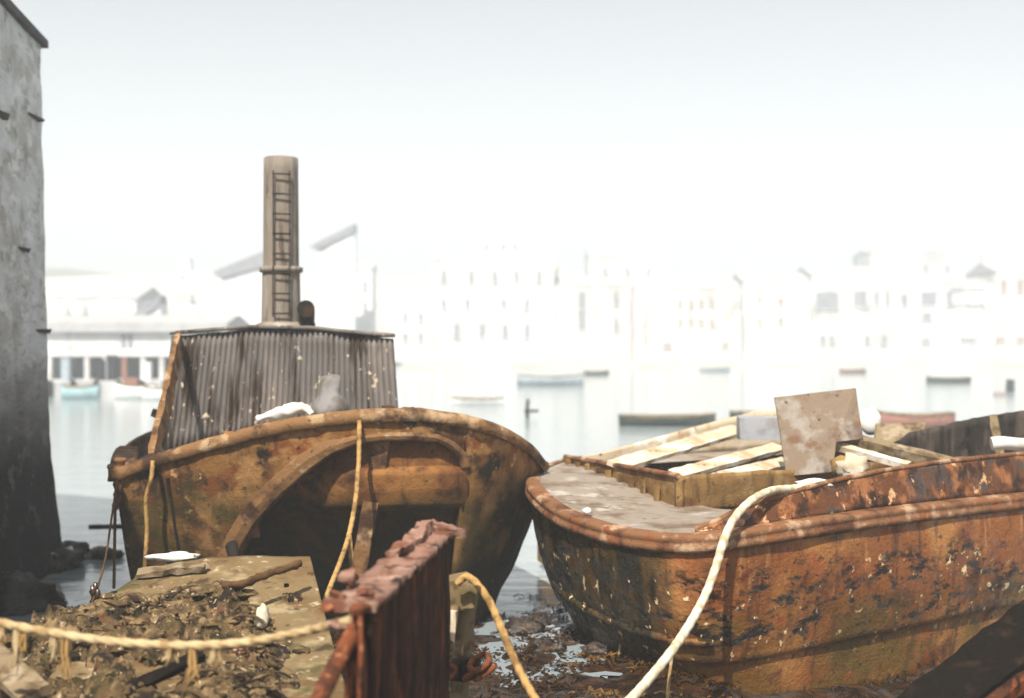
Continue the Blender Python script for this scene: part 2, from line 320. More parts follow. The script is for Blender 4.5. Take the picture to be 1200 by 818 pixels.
for k in range(64):
    gap = k < 46
    y0 = pr.uniform(8.3, 12.2) if gap else pr.uniform(10.0, 13.6)
    x0 = (pr.uniform(575, 725) - 600) / 1500 * y0 if gap else (pr.uniform(60, 165) - 600) / 1500 * y0
    rx, ry = pr.uniform(.08, .24), pr.uniform(.12, .36); lev = sorted(mud_z(x0 + rx * .7 * math.cos(a), y0 + ry * .7 * math.sin(a)) for a in [q * .7 for q in range(9)])[2] + .012
    if lev < WZ + .005: continue
    m = MB(); m.add([(x0, y0, lev)] + [(x0 + rx * math.cos(a) * (1 + .9 * nz((math.cos(a) * 1.3, math.sin(a) * 1.3, k * 3.3), 1, 3)), y0 + ry * math.sin(a) * (1 + .9 * nz((math.cos(a) * 1.3, math.sin(a) * 1.3, k * 3.3), 1, 3)), lev) for a in [2 * math.pi * q / 24 for q in range(24)]], [[0, q + 1, (q + 1) % 24 + 1] for q in range(24)])
    tag(m.build('puddle', M['puddle'], None, (x0, y0, lev)), 'shallow bright puddle left on the mud by the tide', 'puddle', kind='structure')
def water_ys():
    return [-15, 0, 8, 10, 12, 14, 17, 21, 27, 36, 50, 70, 95, 130]
m = MB(); m.grid([[Vector((x, y, WZ)) for x in (-130, -60, -30, -10, 0, 10, 30, 60, 130)] for y in water_ys()])
tag(m.build('water', M['water']), 'still pale harbour water', 'water', kind='structure')
def land_z(x, y):
    s = 112 + 3 * math.sin(x * .05)
    return -.6 + .9 * sstep(s - 3, s, y) + sstep(s + 14, s + 75, y) * (9 + 5 * sstep(0, -60, x) + 3 * math.sin(x * .035 + 1))
m = MB(); m.grid([[Vector((x, y, land_z(x, y))) for x in range(-125, 126, 5)] for y in range(105, 205, 4)])
tag(m.build('far_shore', M['shore']), 'pale rising ground of the far shore under the town', 'shore', kind='structure')
m = MB(); m.grid([[Vector((x, y, -.3 + (11 + 5 * nz((x * .02, y * .02, 4), 1, 4)) * sstep(-30, -64, x) * sstep(205, 225, y) + 3)) for x in range(-125, -20, 4)] for y in range(202, 246, 4)])
tag(m.build('hill', M['hill']), 'faint grey hill in the mist above the quay', 'hill', kind='structure')

# ------------------------------------------------------------------ harled building at the left
wb = thing('harled_building', (-5.3, 13, -.2), 'tall grey harled building with a slate verge, its foot blackened by the tide', 'building')
def wall_x(y, z):
    b = .08 * sstep(2.2, 0, z) + .09 * sstep(.8, -.2, z)
    return -3.02 - .148 * y - .05 * sstep(2, 5, z) + b * (.4 + .6 * sstep(10, 14, y))
m = MB(); rows = []
zs = [lerp(-.5, 5.32, i / 90) for i in range(91)]
for y in [lerp(6, 13.95, i / 90) for i in range(91)] + [14.0]:
    rows.append([Vector((wall_x(y, z) + .02 * nz((y * .4, z, 1), 2.2, 3), y + .02 * nz((y, z, 5), 2, 3), z)) for z in zs])
m.grid(rows, flip=True)
far = rows[-1]
m.grid([[p + Vector((-.02 - 4.0 * k, .25 * 0 + .6 * k, 0)) for p in far] for k in (0, .25, .5, .75, 1)], flip=True)
m.build('wall', M['harl'], wb)
m = MB()
m.prism([(wall_x(6, 5) - 4.2, 5.9, 5.32), (wall_x(6, 5) + .07, 5.9, 5.32), (wall_x(6, 5) + .07, 5.9, 5.40), (wall_x(6, 5) - 4.2, 5.9, 8.2)], (-.148 * 8.2, 8.2, 0))
m.noisy(.012, 3); m.build('roof', M['slate'], wb)
for (px, py, D, L) in ((6, 134, 12.15, .35), (48, 137, 13.6, .45), (30, 292, 12.9, .3), (48, 388, 13.7, .5)):
    p = P(px, py, D); x = wall_x(D, p.z)
    m = MB(); m.box((x + .0, D, p.z), (.06, L, .035), None, .014); m.build('slate_ledge', M['slate'], wb)

# ------------------------------------------------------------------ left boat : derelict barge with funnel
LB = thing('steam_barge', (-1.4, 11.5, -.1), 'derelict rust brown barge with a corrugated iron deckhouse and tall funnel, stern arch cut open', 'boat')
AX = Vector((-.29, .957, 0))
sheer = [P(*q) for q in ((139, 556, 10.0), (180, 541, 9.95), (240, 523, 9.87), (300, 507, 9.8), (360, 495, 9.76), (420, 488, 9.75), (480, 486, 9.8), (540, 493, 9.95), (580, 505, 10.15), (612, 523, 10.5), (633, 546, 10.95))]
bott = [PX(*q) for q in ((168, 10.55, -.25), (200, 10.5, -.25), (245, 10.4, -.25), (300, 10.35, -.25), (360, 10.3, -.25), (420, 10.3, -.25), (470, 10.3, -.25), (515, 10.35, -.25), (548, 10.6, -.25), (570, 11.1, -.25), (578, 11.7, -.25))]
N = 180
ST = cat(sheer, N); BT = cat(bott, N)
ppx = lambda v: v.x / v.y * 1500 + 600
ppy = lambda v: 400 + (CAM_H - v.z) / v.y * 1500
ARCH = [(270, 700), (276, 652), (284, 632), (300, 606), (330, 574), (360, 548), (390, 527), (420, 516), (450, 513), (490, 513), (512, 515), (530, 523), (542, 534), (548, 548)]
def shellpt(i, t):
    a, b = ST[i], BT[i]; p = a.lerp(b, t)
    out = Vector((.15, -.98, 0)) if i < N * .7 else Vector((.15 + .7 * (i / N - .7) / .3, -.98 + .5 * (i / N - .7) / .3, 0))
    p = p + out * (.07 * math.sin(math.pi * min(1, t * 1.1)) ) + out * .014 * nz((i * .06, t * 3, 0), 1, 4)
    return p
cols = []; arch_edge = []
for i in range(N):
    x = ppx(ST[i]); tmax = 1.0
    if 271 < x < 548:
        ya = interp(ARCH, x); tmax = (ya - ppy(ST[i])) / (ppy(BT[i]) - ppy(ST[i]))
        tmax = max(.05, min(1, tmax)); arch_edge.append(shellpt(i, tmax) + Vector((0, -.012, 0)))
    cols.append([shellpt(i, tmax * k / 24) for k in range(25)])
# continue the sides back to the bow
def side(col, sgn, n=14):
    out = []; L = 7.2
    for k in range(1, n + 1):
        u = k / n; c = []
        for p in col:
            mid = Vector((-.55, 10.3, 0)) + Vector((-.85, .1, 0))
            rel = (p - mid); lat = Vector((.957, .29, 0)); q = rel.dot(lat)
            nar = 1 - u ** 3 * .95
            c.append(p + AX * (L * u) - lat * q * (1 - nar) + Vector((0, 0, .12 * u * u)))
        out.append(c)
    return out
lcols = side(cols[0], -1)[::-1]; rcols = side(cols[-1], 1)
m = MB(); m.grid(lcols + cols + rcols, flip=True)
m.build('hull', M['barge_rust'], LB, solid=.04, off=-1)
# sheer cap: half-round rim all round
rim = [c[0] + Vector((0, -.01, .0)) for c in lcols + cols + rcols]
m = MB(); rr = rim[10:-10]
sec = [(-.05, -.05), (-.075, -.02), (-.07, .03), (-.03, .055), (.05, .05), (.13, .045), (.14, -.01)]
rows = []
for i, p in enumerate(rr):
    tdir = (rr[min(i + 1, len(rr) - 1)] - rr[max(i - 1, 0)]); tdir.z = 0; tdir.normalize(); nin = Vector((-tdir.y, tdir.x, 0))
    j = .012 * nz((i * .11, 2, 0), 1, 4)
    rows.append([p + nin * (a + j) + Vector((0, 0, b + j * .6)) for a, b in sec])
m.grid(rows); m.build('rim', M['rim_rust'], LB)
# arch flange
m = MB(); ae = arch_edge
rows = []
for i, p in enumerate(ae):
    t_ = (ae[min(i + 1, len(ae) - 1)] - ae[max(i - 1, 0)]).normalized(); nn = Vector((t_.z, 0, -t_.x)).normalized()
    k_ = i / len(ae); wv = lerp(.125, .055, sstep(.30, .55, k_)); pr = lerp(.075, .035, sstep(.3, .55, k_)); jn = .006 * nz((i * .15, 4, 0), 1, 3)
    rows.append([p - nn * (wv + .02) + Vector((0, .03, 0)), p - nn * wv + Vector((0, -pr + jn, 0)), p - nn * wv * .5 + Vector((0, -pr - .012 + jn, 0)), p + Vector((0, -pr, 0)), p + nn * .014 + Vector((0, -pr + .02, 0)), p + nn * .014 + Vector((0, .22, 0)), p - nn * .01 + Vector((0, .22, 0))])
m.grid(rows, closed=True, smooth=False); m.build('arch_flange', M['rim_rust'], LB)
# recessed inner stern plating
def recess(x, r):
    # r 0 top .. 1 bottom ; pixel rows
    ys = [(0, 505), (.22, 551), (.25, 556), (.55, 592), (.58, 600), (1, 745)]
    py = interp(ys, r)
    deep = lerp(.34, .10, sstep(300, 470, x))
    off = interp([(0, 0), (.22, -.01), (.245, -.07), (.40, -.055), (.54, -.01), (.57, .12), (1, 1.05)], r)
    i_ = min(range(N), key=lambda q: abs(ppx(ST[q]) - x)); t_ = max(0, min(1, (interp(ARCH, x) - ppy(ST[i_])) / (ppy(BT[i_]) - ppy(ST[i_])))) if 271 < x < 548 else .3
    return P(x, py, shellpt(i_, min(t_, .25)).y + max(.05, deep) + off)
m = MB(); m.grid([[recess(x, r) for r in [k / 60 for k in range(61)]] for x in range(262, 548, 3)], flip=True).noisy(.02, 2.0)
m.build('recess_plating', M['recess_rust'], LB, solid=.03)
m = MB(); a, b = P(449, 514, 9.84), P(416, 690, 9.95); m.plank(a, b, .12, .06, (0, -1, .2), 16, .006, 3); m.build('strut', M['rim_rust'], LB)
# broken scale patch at left of arch: ragged flap of plate
def sh_at(px, py, lift):
    i = min(range(N), key=lambda q: abs(ppx(ST[q]) - px)); t_ = (py - ppy(ST[i])) / (ppy(BT[i]) - ppy(ST[i])); return shellpt(i, t_) + Vector((0, -lift, 0))
m = MB(); rows = []
for a in range(29):
    rows.append([])
    for b in range(23):
        dx, dy = (a - 14) / 14, (b - 11) / 11; rr_ = math.hypot(dx, dy) + .35 * nz((dx * 2, dy * 2, 3), 1, 3)
        rows[-1].append(sh_at(264 + dx * 34 + dy * 8, 592 + dy * 34, .035 * sstep(1.0, .75, rr_) * (1 + 1.0 * nz((dx * 5, dy * 5, 8), 1, 4)) - .02))
m.grid(rows); m.build('scale_patch', M['rim_rust'], LB)
# dark bar standing in for the shade where the left quarter turns
m = MB(); m.tube([P(196, 560, 9.93), P(203, 600, 10.0), P(210, 650, 10.1), P(214, 700, 10.2)], .018, 6); m.build('shade_bar', M['iron'], LB)
# deck
m = MB(); rows = []
for k in range(0, 13):
    L = 6.6 * k / 12
    row = []
    for i in range(0, N, 6):
        p = ST[i]; mid = Vector((-1.4, 10.4, 0)); lat = Vector((.957, .29, 0)); q = (p - mid).dot(lat); u = L / 7.2
        row.append(p + AX * (L + .1) - lat * q * (u ** 3 * .95) + Vector((0, 0, -.05 - .04 * (k > 0) - .1 * sstep(0, 6, k))))
    rows.append(row)
m.grid(rows, flip=True); m.build('deck', M['deck'], LB)
# inner coaming bar behind the rim on the left
m = MB(); m.plank(P(192, 541, 10.6), P(332, 496, 10.45), .07, .10, (0, 0, 1), 20, .008, 5); m.build('coaming_bar', M['rim_rust'], LB)
# deckhouse
DH = 12.0
def hut_top(u): return interp([(0, 393), (.33, 386.5), (.62, 388), (1, 397)], u)
def hut_bot(u): return interp([(0, 530), (.4, 508), (1, 492)], u)
PER = 40; m = MB(); rows = []
for i in range(PER * 8 + 1):
    u = i / (PER * 8); xt, xb = lerp(212, 460, u), lerp(194, 467, u); w_ = .014 * math.cos(2 * math.pi * PER * u)
    a, b = P(xt, hut_top(u) + 1.0 * nz((u * 9, 0, 0)), DH), P(xb, hut_bot(u), DH - .05)
    rows.append([a.lerp(b, k / 8) + Vector((0, w_ + .02 * nz((u * 4, k * .4, 2)), 0)) for k in range(9)])
m.grid(rows, flip=True); hut = m.build('deckhouse_wall', M['corrugated'], LB, solid=.006)
for (xa, xb, s) in ((212, 194, -1), (460, 467, 1)):
    m = MB(); t0 = P(xa, hut_top(0 if s < 0 else 1), DH); b0 = P(xb, 530 if s < 0 else 500, DH); rows = []
    for i in range(30 * 8 + 1):
        u = i / 240; o = AX * (2.1 * u + .02) + Vector((s * .014 * math.cos(2 * math.pi * 30 * u) * 1.0, 0, 0))
        rows.append([t0 + o, t0.lerp(b0, .5) + o, b0 + o])
    m.grid(rows, flip=(s < 0)); m.build('deckhouse_wall', M['corrugated'], LB, solid=.006)
m = MB()
rows = []
for k in range(5):
    rows.append([P(lerp(209, 463, u / 20), hut_top(u / 20) - 1.5, DH - .05) + AX * (2.3 * k / 4) for u in range(21)])
m.grid(rows, flip=True).noisy(.006, 5); m.build('deckhouse_roof', M['corrugated'], LB, solid=.035)
m = MB(); m.plank(P(211, 396, 11.93), P(178, 541, 10.15), .15, .05, (1, 0, .1), 18, .012, 8); m.build('side_board', M['rim_rust'], LB)
m = MB(); m.box(P(186, 487, 10.8), (.12, .05, .06), Matrix.Rotation(.4, 3, 'Y'), .01); m.build('cleat', M['iron'], LB)
for px, py in ((455, 487), (478, 489), (133, 556), (140, 548)):
    p = P(px, py - 1, 9.9 if px > 200 else 10.1); m = MB()
    m.lathe(p + Vector((0, 0, -.06)), [(0, 0), (.05, 0), (.042, .05), (.045, .1), (.055, .105), (.05, .13), (0, .13)], 12).noisy(.006, 20); m.build('bollard', M['rim_rust'], LB)
# funnel
FD = 12.9; fx = (329.5 - 600) / 1500 * FD
zf = lambda y: CAM_H - (y - 400) / 1500 * FD
m = MB(); m.lathe((fx, FD, 0), [(.20, zf(392)), (.198, zf(385)), (.192, zf(350)), (.188, zf(318)), (.178, zf(312)), (.176, zf(260)), (.172, zf(200)), (.173, zf(186)), (.160, zf(185)), (.158, zf(225)), (0, zf(226))], 40)
fun = m.build('funnel', M['funnel'], LB)
m = MB(); m.lathe((fx, FD, 0), [(.185, zf(320)), (.215, zf(319)), (.218, zf(313.5)), (.18, zf(312.5))], 40); m.build('collar', M['funnel'], fun)
m = MB(); m.lathe((fx, FD, 0), [(.19, zf(377)), (.25, zf(380)), (.27, zf(383)), (.27, zf(392)), (.19, zf(393))], 36); m.build('base_flange', M['deck'], fun)
m = MB()
for s in (325, 343):
    x = (s - 600) / 1500 * FD; dy = -math.sqrt(max(0.0, .18 ** 2 - (x - fx) ** 2)) - .035
    m.tube([Vector((x, FD + dy - (.02 if y > 312 else 0), zf(y))) for y in (203, 240, 290, 311, 318, 340, 372)], .008, 6)
for k in range(8):
    y = 207 + k * 23; pts = []
    for s in (324, 330, 337, 344):
        x = (s - 600) / 1500 * FD; dy = -math.sqrt(max(0.0, .18 ** 2 - (x - fx) ** 2)) - .04 - (.02 if y > 312 else 0); pts.append(Vector((x, FD + dy, zf(y))))
    m.tube(pts, .009, 6)
m.build('ladder', M['darkplate'], fun)
vx = (358 - 600) / 1500 * 12.8
m = MB(); m.tube([Vector((vx - .02, 12.8, 2.16)), Vector((vx - .02, 12.8, 2.34)), Vector((vx, 12.79, 2.41)), Vector((vx + .02, 12.72, 2.43)), Vector((vx + .03, 12.64, 2.42))], [.05, .05, .062, .08, .088], 16); m.build('ventilator', M['iron'], LB)
m = MB(); m.lathe((vx + .02, 12.8, 0), [(0, 2.44), (.06, 2.45), (.075, 2.40), (.07, 2.30), (.08, 2.27), (.075, 2.2), (0, 2.2)], 18); m.build('lamp_housing', M['iron'], LB)

# ------------------------------------------------------------------ right boat : open rusty barge
RB = thing('open_barge', (3.2, 11.5, -.2), 'open rusty barge with broad rubbing rail, bow deck and hatch coaming full of loose boards', 'boat')
BA = Vector((.835, .55, 0))
top = [P(*q) for q in ((660, 545, 12.2), (634, 556, 11.4), (624, 569, 10.5), (630, 582, 9.9), (650, 600, 9.35), (680, 615, 8.92), (720, 627, 8.52), (760, 634, 8.24), (800, 637, 8.06), (845, 634, 8.02), (900, 626, 8.2), (1000, 611, 8.68), (1100, 598, 9.25), (1200, 587, 9.9), (1300, 576, 10.6), (1420, 562, 11.5))]
bot = [PX(*q) for q in ((700, 12.2, -.6), (692, 11.3, -.6), (697, 10.5, -.6), (708, 9.95, -.6), (728, 9.5, -.6), (750, 9.12, -.6), (776, 8.8, -.6), (800, 8.6, -.6), (826, 8.46, -.6), (858, 8.4, -.6), (905, 8.5, -.6), (1000, 8.95, -.6), (1100, 9.52, -.6), (1200, 10.15, -.6), (1300, 10.85, -.6), (1420, 11.75, -.6))]
NR = 220; T_ = cat(top, NR); B_ = cat(bot, NR)
# close the loop off-frame
fa = T_[0]; far_side = [fa + BA * 6.6 * (1 - k / 12) for k in range(12)]; far_b = [B_[0] + BA * 6.6 * (1 - k / 12) for k in range(12)]
endT = [T_[-1].lerp(far_side[0], k / 6) for k in range(1, 6)]; endB = [B_[-1].lerp(far_b[0], k / 6) for k in range(1, 6)]
LT = far_side + T_ + endT; LBt = far_b + B_ + endB
def rb_pt(i, t):
    a, b = LT[i], LBt[i]
    prof = interp([(0, 0), (.56, .40), (.58, .47), (1, 1)], t)   # knuckle: steeper above, tucked below
    p = Vector((lerp(a.x, b.x, prof), lerp(a.y, b.y, prof), lerp(a.z, b.z, t)))
    o = Vector((p.x - 3.2, p.y - 12, 0)).normalized()
    bulge = .05 * math.sin(math.pi * min(1, t / .57)) if t < .57 else 0
    dent = .016 * nz((p.x * 1.2, p.y * 1.2, p.z * 1.6), 1, 4)
    lap = .026 if t < .565 else 0
    return p + o * (bulge + dent + lap)
LAP = .565
up_ = [[rb_pt(i, LAP * k / 28) for k in range(29)] for i in range(len(LT))]
lo_ = [[rb_pt(i, lerp(LAP - .03, 1, k / 24)) - (Vector((0, 0, 0)) if k > 1 else Vector((0, -.0, 0))) for k in range(25)] for i in range(len(LT))]
for r_, l_ in zip(up_, lo_):
    o_ = Vector((r_[-1].x - 3.2, r_[-1].y - 12, 0)).normalized()
    r_.append(r_[-1] - o_ * .05)
    for q in range(3): l_[q] = l_[q] - o_ * (.022 if q < 2 else .006)
m = MB(); m.grid(up_ + [up_[0]], flip=True); m.grid(lo_ + [lo_[0]], flip=True); m.build('hull', M['hull_rust'], RB)
# rubbing rail : two beads and a groove
sec = [(.02, -.062), (.042, -.06), (.06, -.04), (.06, -.016), (.046, -.003), (.05, .012), (.057, .028), (.048, .048), (.02, .058), (-.06, .06)]
rows = []
loop = LT
for i, p in enumerate(loop):
    a, b = loop[i - 1] if i else loop[-1], loop[(i + 1) % len(loop)]; td = b - a; td.z = 0; td.normalize(); no = Vector((td.y, -td.x, 0))
    if no.dot(Vector((p.x - 3.2, p.y - 12, 0))) < 0: no = -no
    j = .010 * nz((p.x * 2.2, p.y * 2.2, 0), 1, 4)
    rows.append([p + no * (s + j) + Vector((0, 0, z_ + j * .5)) for s, z_ in sec])
m = MB(); m.grid(rows + [rows[0]], flip=True); m.build('rubbing_rail', M['rail_rust'], RB)
# lower belting on the end face
belt = []
for i in range(12, 12 + NR):
    x = ppx(rb_pt(i, .5))
    if 655 < x < 838 and rb_pt(i, .5).y < 10.6: belt.append(rb_pt(i, lerp(.43, .45, (x - 655) / 183)))
m = MB(); m.tube(belt, .03, 8, wob=.15); m.build('belting', M['hull_rust'], RB)
# bow deck
cen = Vector((3.2, 11.9, .9)); m = MB(); rows = []
for i in range(len(LT)):
    p = LT[i]; rows.append([p + Vector((0, 0, .05)), p.lerp(cen, .12) + Vector((0, 0, .055)), p.lerp(cen, .3) + Vector((0, 0, .03))])
m.grid(rows + [rows[0]]).noisy(.008, 4); m.build('deck', M['deck'], RB)
# near bulwark
bwt = [(822, .0), (842, .03), (870, .085), (900, .13), (960, .19), (1050, .245), (1120, .27), (1200, .29), (1420, .32)]
b0 = []; rows = []
for i in range(12, 12 + NR):
    p = LT[i]; x = ppx(p)
    if x < 822 or i < 12 + NR * .4: continue
    hgt = interp(bwt, x) + .006 * nz((x * .05, 0, 0)); q = p + Vector((-.02, .05, .06))
    rows.append([q + Vector((-.02 * k / 8, .05 * k / 8, hgt * k / 8)) + Vector((0, .010 * nz((x * .02, k * .5, 1)), 0)) for k in range(9)]); b0.append(rows[-1][-1])
m = MB(); m.grid(rows); m.build('bulwark', M['bulwark_rust'], RB, solid=.03, off=1)
m = MB(); m.tube([p + Vector((0, .01, 0)) for p in b0[::3]], .018, 8, wob=.2); m.build('bulwark_rail', M['rail_rust'], RB)
# far bulwark, bleached inside
rows = []
for k in range(40):
    u = k / 39; p = fa + BA * (2.75 * u); hgt = interp([(0, .02), (.2, .10), (.55, .26), (.85, .40), (1, .42)], u)
    rows.append([p + Vector((0, 0, .05 + hgt * j / 6)) + Vector((.1, -.15, 0)) for j in range(7)])
m = MB(); m.grid(rows).noisy(.012, 3); m.build('bulwark', M['bleached'], RB, solid=.04, off=1)
# hatch coaming
cA, cB = Vector((.50, 12.0, 0)), Vector((1.23, 9.45, 0)); cC = cB + BA * 4.4; cD = cA + BA * 4.6
def wall(pa, pb, ha, hb, z0, n=40, name='coaming', mat='coaming'):
    rows = []
    for k in range(n + 1):
        u = k / n; p = pa.lerp(pb, u); h = lerp(ha, hb, u) + .012 * nz((p.x * 3, p.y * 3, 0))
        rows.append([p + Vector((0, .014 * nz((p.x * 2, p.y * 2, j * .5)), lerp(z0, h, j / 8))) for j in range(9)])
    mm = MB(); mm.grid(rows); return mm.build(name, M[mat], RB, solid=.045, off=1)
wall(cA, cB, 1.02, 1.10, .82); wall(cB, cC, 1.10, 1.08, .82); wall(cA, cD, 1.0, 1.0, .82)
m = MB(); m.tube([cA + Vector((0, 0, 1.02)), cA.lerp(cB, .5) + Vector((0, 0, 1.06)), cB + Vector((0, 0, 1.105))], .022, 8, wob=.2); m.build('coaming_edge', M['rail_rust'], RB)
for k in range(9):
    p = cA.lerp(cB, (k + .7) / 10); m = MB(); m.box(p + Vector((-.035, -.02, .93)), (.03, .05, .17), Matrix.Rotation(.28, 3, 'Z'), .008); m.build('coaming_stiffener', M['coaming'], RB)
# hold floor, dark
m = MB(); m.grid([[cA.lerp(cB, u) + BA * (4.4 * v) + Vector((0, 0, .55)) for u in (0.02, .25, .5, .75, .98)] for v in (0.01, .25, .5, .75, 1)]); m.build('hold_floor', M['darkplate'], RB)
# dark bulkhead at the far end of the hold
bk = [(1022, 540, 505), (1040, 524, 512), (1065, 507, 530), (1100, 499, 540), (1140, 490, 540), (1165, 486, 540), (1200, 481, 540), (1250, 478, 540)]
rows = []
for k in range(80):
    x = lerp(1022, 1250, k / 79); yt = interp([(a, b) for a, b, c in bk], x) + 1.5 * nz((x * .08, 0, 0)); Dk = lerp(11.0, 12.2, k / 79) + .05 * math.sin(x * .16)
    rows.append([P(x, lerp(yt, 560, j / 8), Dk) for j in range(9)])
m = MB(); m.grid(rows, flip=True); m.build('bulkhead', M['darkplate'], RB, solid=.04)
m = MB(); m.plank(P(1163, 486, 11.3), P(1172, 540, 11.2), .07, .05, (0, -1, 0), 8, .008, 2); m.build('bulkhead_post', M['timber'], RB)

# loose things lying in and on the open barge : each a thing
def loose_board(a, b, wd, th, mat, label, up=(0, 0, 1), seed=0, name='loose_board', cat_='board', group=None):
    mm = MB(); mm.plank(a, b, wd, th, up, 18, .004, seed); return tag(mm.build(name, M[mat], None, tuple((Vector(a) + Vector(b)) / 2)), label, cat_, group)
upb = Vector((-.15, -.45, .88))
loose_board(P(722, 546, 10.7), P(868, 503, 12.0), .20, .035, 'bleached', 'bleached board on edge farthest from the rusty plate, along the hatch of the open barge', upb, 1)
loose_board(P(792, 556, 10.2), P(914, 524, 11.2), .16, .035, 'bleached', 'bleached board in the middle of the three leading up to the rusty plate', upb, 2)
loose_board(P(835, 562, 10.0), P(925, 541, 10.8), .17, .035, 'bleached', 'short bleached board nearest the barge bulwark, running under the rusty plate', upb, 3)
m = MB(); po = [P(908, 466, 10.25), P(950, 461, 10.28), P(1003, 455, 10.3), P(1006, 478, 10.27), P(1012, 514, 10.2), P(980, 518, 10.16), P(978, 536, 10.12), P(975, 553, 10.1), P(945, 556, 10.1), P(922, 558, 10.1), P(915, 510, 10.18)]
m.prism(po, (.0, .03, 0)); tag(m.build('steel_plate', M['plate'], None, tuple(P(950, 555, 10.1))), 'notched grey and rust mottled steel plate propped upright in the open barge', 'plate')
loose_board(P(968, 507, 10.45), P(1132, 547, 9.75), .10, .07, 'timber', 'long tan timber leaning from the rusty plate to the bulwark', (0, -.4, 1), 5, 'timber_pole', 'timber')
loose_board(P(972, 521, 10.3), P(1066, 546, 9.9), .065, .05, 'bleached', 'shorter pale timber under the long tan one', (0, -.4, 1), 6, 'timber_pole', 'timber')
m = MB(); m.box(P(892, 502, 11.6), (.40, .4, .20), Matrix.Rotation(-.1, 3, 'Z'), .01); tag(m.build('crate', M['blue_grey'], None, tuple(P(892, 515, 11.6))), 'flat blue-grey box behind the rusty plate', 'box')
for i, (px, py, D, r, mat, lab, c) in enumerate((
    (1000, 548, 9.9, .10, 'bleached', 'crumpled cream cloth bundle under the leaning timbers', 'bundle'),
    (985, 545, 10.0, .07, 'ochre_box', 'small ochre bundle beside the cream one under the plate', 'bundle'),
    (1020, 494, 12.0, .085, 'white_plastic', 'white plastic float just beyond the rusty plate', 'float'))):
    m = MB(); m.lump(P(px, py, D), r, (1.2, .8, 1.0 if i < 2 else 1.5), .45 if i < 2 else .12, 2.0, 16, i + 2); tag(m.build('cloth_bundle' if i < 2 else 'plastic_float', M[mat], None, tuple(P(px, py + 8, D))), lab, c)
m = MB(); m.tube(cat([P(1162, 520, 10.6), P(1175, 519, 10.6), P(1200, 521, 10.7), P(1240, 520, 10.9)], 14), .055, 12); tag(m.build('fender_tube', M['white_plastic'], None, tuple(P(1180, 524, 10.6))), 'white fender tube lying in front of the dark bulkhead', 'fender')
m = MB(); m.prism([P(1028, 497, 11.6), P(1085, 495, 11.6), P(1075, 530, 11.3), P(1024, 530, 11.3)], (.0, .05, 0)); tag(m.build('brown_board', M['timber'], None, tuple(P(1050, 530, 11.4))), 'brown board beyond the timbers, between white float and dark bulkhead', 'board')
m = MB(); m.lump(P(688, 599, 8.95) , .035, (1, 1, .7), .2, 1.5, 10, 4); tag(m.build('pebble', M['white_plastic'], None, tuple(P(688, 602, 8.95))), 'single white lump on the dusty bow deck of the open barge', 'stone')

# white mooring rope
def rope(path, r, mat, name, label, cat_='rope', group=None, n=160, strands=3, pitch=None, amp=.075, seg=14):
    pts = cat(path, n); mm = MB(); mm.tube(pts, r, seg, True, strands, pitch or (r[0] if isinstance(r, list) else r) * 3.4, amp)
    return tag(mm.build(name, M[mat], None, tuple(pts[0])), label, cat_, group)
rope([P(1010, 560, 8.95), P(975, 566, 8.75), P(935, 572, 8.55), P(905, 575, 8.32), P(882, 586, 8.12), P(862, 606, 7.93), P(849, 632, 7.78), P(840, 662, 7.62), P(828, 695, 7.45), P(812, 726, 7.25), P(790, 760, 7.0), P(762, 795, 6.75), P(735, 824, 6.55), P(700, 850, 6.4)], [.026] * 400, 'white_rope', 'mooring_rope', 'thick white mooring rope over the rail of the open barge', n=400, amp=.045)
m = MB(); m.lump(P(955, 568, 8.72), .07, (1.8, .8, .55), .35, 1.6, 16, 9); tag(m.build('rag', M['canvas'], None, tuple(P(955, 572, 8.7))), 'white rag bunched on the barge bulwark under the rusty plate', 'rag')
rope([P(790, 752, 7.1), P(787, 775, 7.12), P(784, 800, 7.1), P(782, 830, 7.1)], .009, 'old_rope', 'rope_end', 'thin frayed rope end hanging from the white mooring rope', n=60)
rope([P(725, 712, 8.80), P(727, 752, 8.80), P(724, 790, 8.74), P(738, 806, 8.6)], .008, 'old_rope', 'rope_strand', 'thin rope strand hanging down the dark bow of the open barge', n=70)

# things on and hanging from the left barge
m = MB(); m.tube(cat([P(300, 492, 10.0), P(315, 487, 10.05), P(330, 484, 10.05), P(345, 479, 10.05), P(358, 479, 10.05), P(366, 486, 10.0)], 30), [.022 + .026 * math.sin(math.pi * k / 29) ** 2 + .010 * nz((k * .35, 0, 0)) for k in range(30)], 12, wob=.45); tag(m.build('canvas_roll', M['canvas'], None, tuple(P(330, 492, 10))), 'crumpled white canvas roll on the rim before the deckhouse', 'canvas')
m = MB(); m.lathe(P(387, 486, 10.6), [(0, 0), (.17, .0), (.16, .08), (.115, .15), (.085, .20), (.085, .26), (.07, .30), (0, .31)], 26)
for v in m.v: v += Vector((.055 * nz(v, 7, 3), .03 * nz(v, 9, 3), .05 * nz(v, 5, 3) if v.z > 1.55 else 0))
tag(m.build('canvas_hood', M['grey_sack'], None, tuple(P(388, 484, 10.6))), 'slumped grey canvas hood over a stub in front of the corrugated deckhouse', 'canvas hood')
rope([P(421, 484, 9.72), P(421, 510, 9.62), P(420, 545, 9.55), P(416, 590, 9.4), P(408, 630, 9.2), P(398, 660, 8.9), P(386, 690, 8.6), P(375, 720, 8.3)], .018, 'yellow_rope', 'hanging_rope', 'long yellow rope hanging across the stern arch down to the slab', n=160)
rope([P(409, 628, 9.2), P(411, 650, 9.2), P(413, 676, 9.2), P(414, 700, 9.18)], .02, 'yellow_rope', 'rope_tail', 'short yellow rope tail splitting off the rope across the stern arch', n=60)
